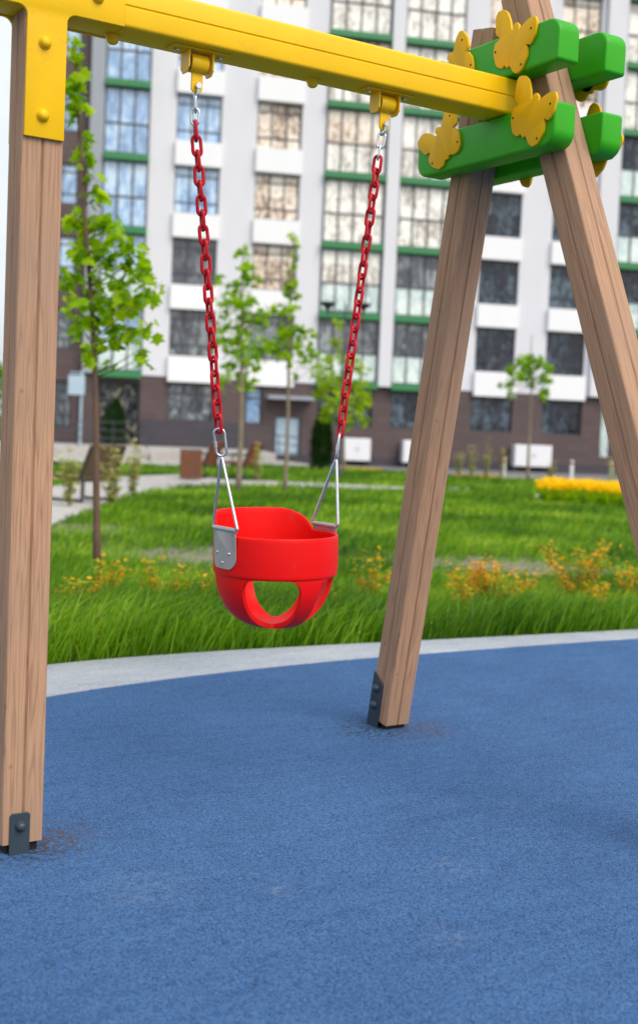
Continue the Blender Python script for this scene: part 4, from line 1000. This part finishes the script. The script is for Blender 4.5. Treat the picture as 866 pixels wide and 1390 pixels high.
# glazed balconies with green bands
for gi, (a, b, nx) in enumerate(GLZ):
    for k in range(NF):
        z = ZG + FL * k
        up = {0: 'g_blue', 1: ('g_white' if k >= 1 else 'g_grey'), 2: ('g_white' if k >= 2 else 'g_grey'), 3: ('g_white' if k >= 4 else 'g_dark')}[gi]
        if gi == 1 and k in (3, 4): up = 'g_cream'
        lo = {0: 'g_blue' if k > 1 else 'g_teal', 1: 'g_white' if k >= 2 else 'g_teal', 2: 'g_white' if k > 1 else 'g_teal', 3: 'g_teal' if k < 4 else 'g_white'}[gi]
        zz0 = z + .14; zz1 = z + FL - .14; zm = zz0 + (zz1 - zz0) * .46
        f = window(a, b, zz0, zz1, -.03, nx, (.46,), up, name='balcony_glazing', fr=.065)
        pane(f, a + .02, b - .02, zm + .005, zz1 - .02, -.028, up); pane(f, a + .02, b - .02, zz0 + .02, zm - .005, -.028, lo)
        bm = bmesh.new(); box(bm, a - (.02 if gi else .0), b + .0, -.30, -.028, z - .139, z + .139, .02); build('green_band', bm, M['gbar'], bld)
    bm = bmesh.new(); box(bm, a, b, -.018, .5, ZG - .0, TOP); build('balcony_back', bm, M['gray'], bld)
for k in range(-1, NF):
    z = ZG + FL * k; z0 = z + .95 if k >= 0 else .5
    f = window(-11.55, -10.35, z0, z + FL - .35, .45, 2, (.25, .8), 'g_blue'); pane(f, -11.53, -10.37, z0 + .02, z + FL - .37, .452, 'g_blue' if k > 0 else 'g_grey')
# entrance platform, with railings
bm = bmesh.new(); box(bm, -14, -2.6, -4.2, -.021, -1.1, PODZ, .01)
for k in range(3): box(bm, -7.4, -5.4, -4.2 - .3 * (k + 1), -4.202 - .3 * k, -1.1, PODZ - .13 * (k + 1))
pd = build('entrance_platform', bm, M['paving'], None); pd.location = (25.315, 39.157, 0); pd.rotation_euler = (0, 0, R_(-20)); tag(pd, kind='structure')
def railing(pts, label, h=.95, step=1.1):
    p0 = Vector(pts[0]); root = empty('railing', p0, label, 'railing', 'dark steel railings at the entrance platform')
    P = [Vector(p) - p0 for p in pts]; bm = bmesh.new()
    for a, b in zip(P, P[1:]):
        for hh in (h, h * .68, h * .36): tube(bm, [a + Vector((0, 0, hh)), b + Vector((0, 0, hh))], .020, 6)
        L = (b - a).length; n = max(1, int(L / step))
        for i in range(n + 1): q = a.lerp(b, i / n); pb = bmesh.new(); tube(pb, [q, q + Vector((0, 0, h - .01))], .022, 6); build('baluster', pb, M['frame'], root)
    build('rail', bm, M['frame'], root)
def LW(s, t, z): x, y = L2W(s, t); return (x, y, z)
railing([LW(-12.6, -4.1, PODZ), LW(-7.5, -4.1, PODZ)], 'dark railing along the left part of the entrance platform')
railing([LW(-5.3, -4.1, PODZ), LW(-2.7, -4.1, PODZ)], 'dark railing along the right part of the entrance platform')
rz_ = zt(*L2W(-2, -5.2))
bm = bmesh.new(); v = [bm.verts.new(p) for p in ((-5.2, -5.6, -1.1), (-5.2, -4.35, -1.1), (-5.2, -4.35, PODZ), (-5.2, -5.6, PODZ), (-.3, -5.6, -1.1), (-.3, -4.35, -1.1), (-.3, -4.35, rz_), (-.3, -5.6, rz_))]
for f in ((3, 2, 1, 0), (4, 5, 6, 7), (0, 1, 5, 4), (1, 2, 6, 5), (2, 3, 7, 6), (3, 0, 4, 7)): bm.faces.new([v[k] for k in f])
bmesh.ops.recalc_face_normals(bm, faces=bm.faces[:])
rp = build('ramp', bm, M['paving'], None); rp.location = (25.315, 39.157, 0); rp.rotation_euler = (0, 0, R_(-20)); tag(rp, kind='structure')
railing([LW(-5.1, -5.5, PODZ), LW(-.4, -5.5, rz_)], 'dark railing sloping down beside the ramp')
# sign on a pole by the entrance
sx_, sy_ = L2W(-9.95, -1.2)
sg = empty('sign_post', (sx_, sy_, PODZ), 'pale blue sign panel on a pole left of the entrance', 'sign', rz=R_(-20))
bm = bmesh.new(); tube(bm, [(0, 0, 0), (0, 0, 2.9)], .05, 10); tube(bm, [(0, 0, 2.82), (-.45, 0, 2.82)], .025, 8); build('pole', bm, M['lightblue'], sg)
bm = bmesh.new(); box(bm, -.52, .12, -.10, -.055, 1.95, 2.72, .01); build('sign_panel', bm, M['lightblue'], sg)
# utility cabinets by the wall
for s0, w_, lab in ((1.47, 1.15, 'white utility cabinet by the brown wall right of the dark conifer'), (3.95, .95, 'white utility cabinet half hidden behind the far timber leg'), (9.33, 1.7, 'widest white utility cabinet behind the umbrella tree')):
    x, y = L2W(s0, -.35); c = empty('utility_cabinet', (x, y, -.62), lab, 'cabinet', 'white utility cabinets at the wall', rz=R_(-20))
    bm = bmesh.new(); box(bm, -w_ / 2, w_ / 2, -.22, .22, .20, 1.14, .015); build('body', bm, M['wpaint'], c)
    bm = bmesh.new()
    for q in (-1, 1): box(bm, q * w_ / 2 - (.08 if q > 0 else 0), q * w_ / 2 + (0 if q > 0 else .08), -.19, .19, -.1, .199)
    build('stand', bm, M['frame'], c)
    for q in (-1, 1):
        bm = bmesh.new(); box(bm, q * w_ / 4 - w_ / 4 + .015, q * w_ / 4 + w_ / 4 - .015, -.232, -.221, .23, 1.11, .004); d_ = build('door', bm, M['wpaint'], c)
        bm = bmesh.new(); box(bm, q * .05 - .01, q * .05 + .01, -.25, -.233, .62, .74); build('handle', bm, M['frame'], d_)
# far trees beyond the left end of the building
for i, (d, l, h, lab) in enumerate([(78, -21.5, 5.5, 'distant green tree left of the building, nearer one'), (84, -26, 7, 'distant green tree left of the building, farther one')]):
    x, y = gp(d, l); rr = random.Random(90 + i); cl = []
    for _ in range(34):
        a = rr.uniform(0, 2 * PI); q = rr.random() ** .5 * 2.6; cl.append((q * math.cos(a), h * .35 + rr.random() * h * .6, rr.uniform(.6, 1.1)))
    tree('broadleaf_tree', (x, y), lab, 'distant trees beyond the building', cl, h, .16, 'oval', .42, 6, 'leaf2', seed=90 + i, trunk_top=(0, h * .8), fork=1.5, depth=1.4)

# ------------------------------------------------------------------ camera, light, world
cam = bpy.data.cameras.new('camera'); co = bpy.data.objects.new('camera', cam); col.objects.link(co)
cam.sensor_fit = 'VERTICAL'; cam.sensor_height = 36; cam.sensor_width = 36
cam.lens = 1599.4 / 1390 * 36
pi_, ro, ya = R_(2.828), R_(2.373), R_(31.912)
fw = Vector((math.sin(ya) * math.cos(pi_), math.cos(ya) * math.cos(pi_), -math.sin(pi_)))
r0 = Vector((math.cos(ya), -math.sin(ya), 0)); u0 = r0.cross(fw)
Rv = r0 * math.cos(ro) + u0 * math.sin(ro); Uv = u0 * math.cos(ro) - r0 * math.sin(ro)
mw = Matrix((Rv, Uv, -fw)).transposed().to_4x4(); mw.translation = (CX, CY, 1.2); co.matrix_world = mw
cam.shift_y = -45 / 1390; cam.clip_end = 1000; cam.clip_start = .05
cam.dof.use_dof = True; cam.dof.focus_distance = 3.62; cam.dof.aperture_fstop = 2.4
scene.camera = co
sd = Vector((.18, -.98, 0)).normalized(); el = R_(48)
to_sun = Vector((sd.x * math.cos(el), sd.y * math.cos(el), math.sin(el)))
sun = bpy.data.lights.new('sun', 'SUN'); so = bpy.data.objects.new('sun', sun); col.objects.link(so)
sun.energy = 1.5; sun.angle = R_(38); sun.color = (1, .945, .86); so.rotation_euler = to_sun.to_track_quat('Z', 'Y').to_euler()
so.location = (0, 0, 12)
w = bpy.data.worlds.new('World'); scene.world = w; w.use_nodes = True
nt = w.node_tree; sk = nt.nodes.new('ShaderNodeTexSky'); sk.sky_type = 'NISHITA'; sk.sun_disc = False
sk.sun_elevation = el; sk.sun_rotation = math.atan2(to_sun.x, to_sun.y); sk.air_density = .8; sk.dust_density = 5.0; sk.ozone_density = .6
bg = nt.nodes['Background']; bg.inputs[1].default_value = .13
# thin bright cloud veil over the blue
tc = nt.nodes.new('ShaderNodeTexCoord'); cn = N(nt, 'ShaderNodeTexNoise', Scale=1.6, Detail=6.0, Roughness=.6); nt.links.new(tc.outputs['Generated'], cn.inputs['Vector'])
cr = ramp(nt, [(.3, (.45, .45, .45)), (.6, (.9, .9, .9))]); nt.links.new(cn.outputs[0], cr.inputs[0])
cm = nt.nodes.new('ShaderNodeMixRGB'); cm.inputs[2].default_value = (4.6, 4.8, 5.1, 1)
nt.links.new(cr.outputs[0], cm.inputs[0]); nt.links.new(sk.outputs[0], cm.inputs[1]); nt.links.new(cm.outputs[0], bg.inputs[0])
scene.view_settings.view_transform = 'Standard'; scene.view_settings.look = 'None'; scene.view_settings.exposure = .78; scene.view_settings.gamma = 1
scene.render.engine = 'CYCLES'
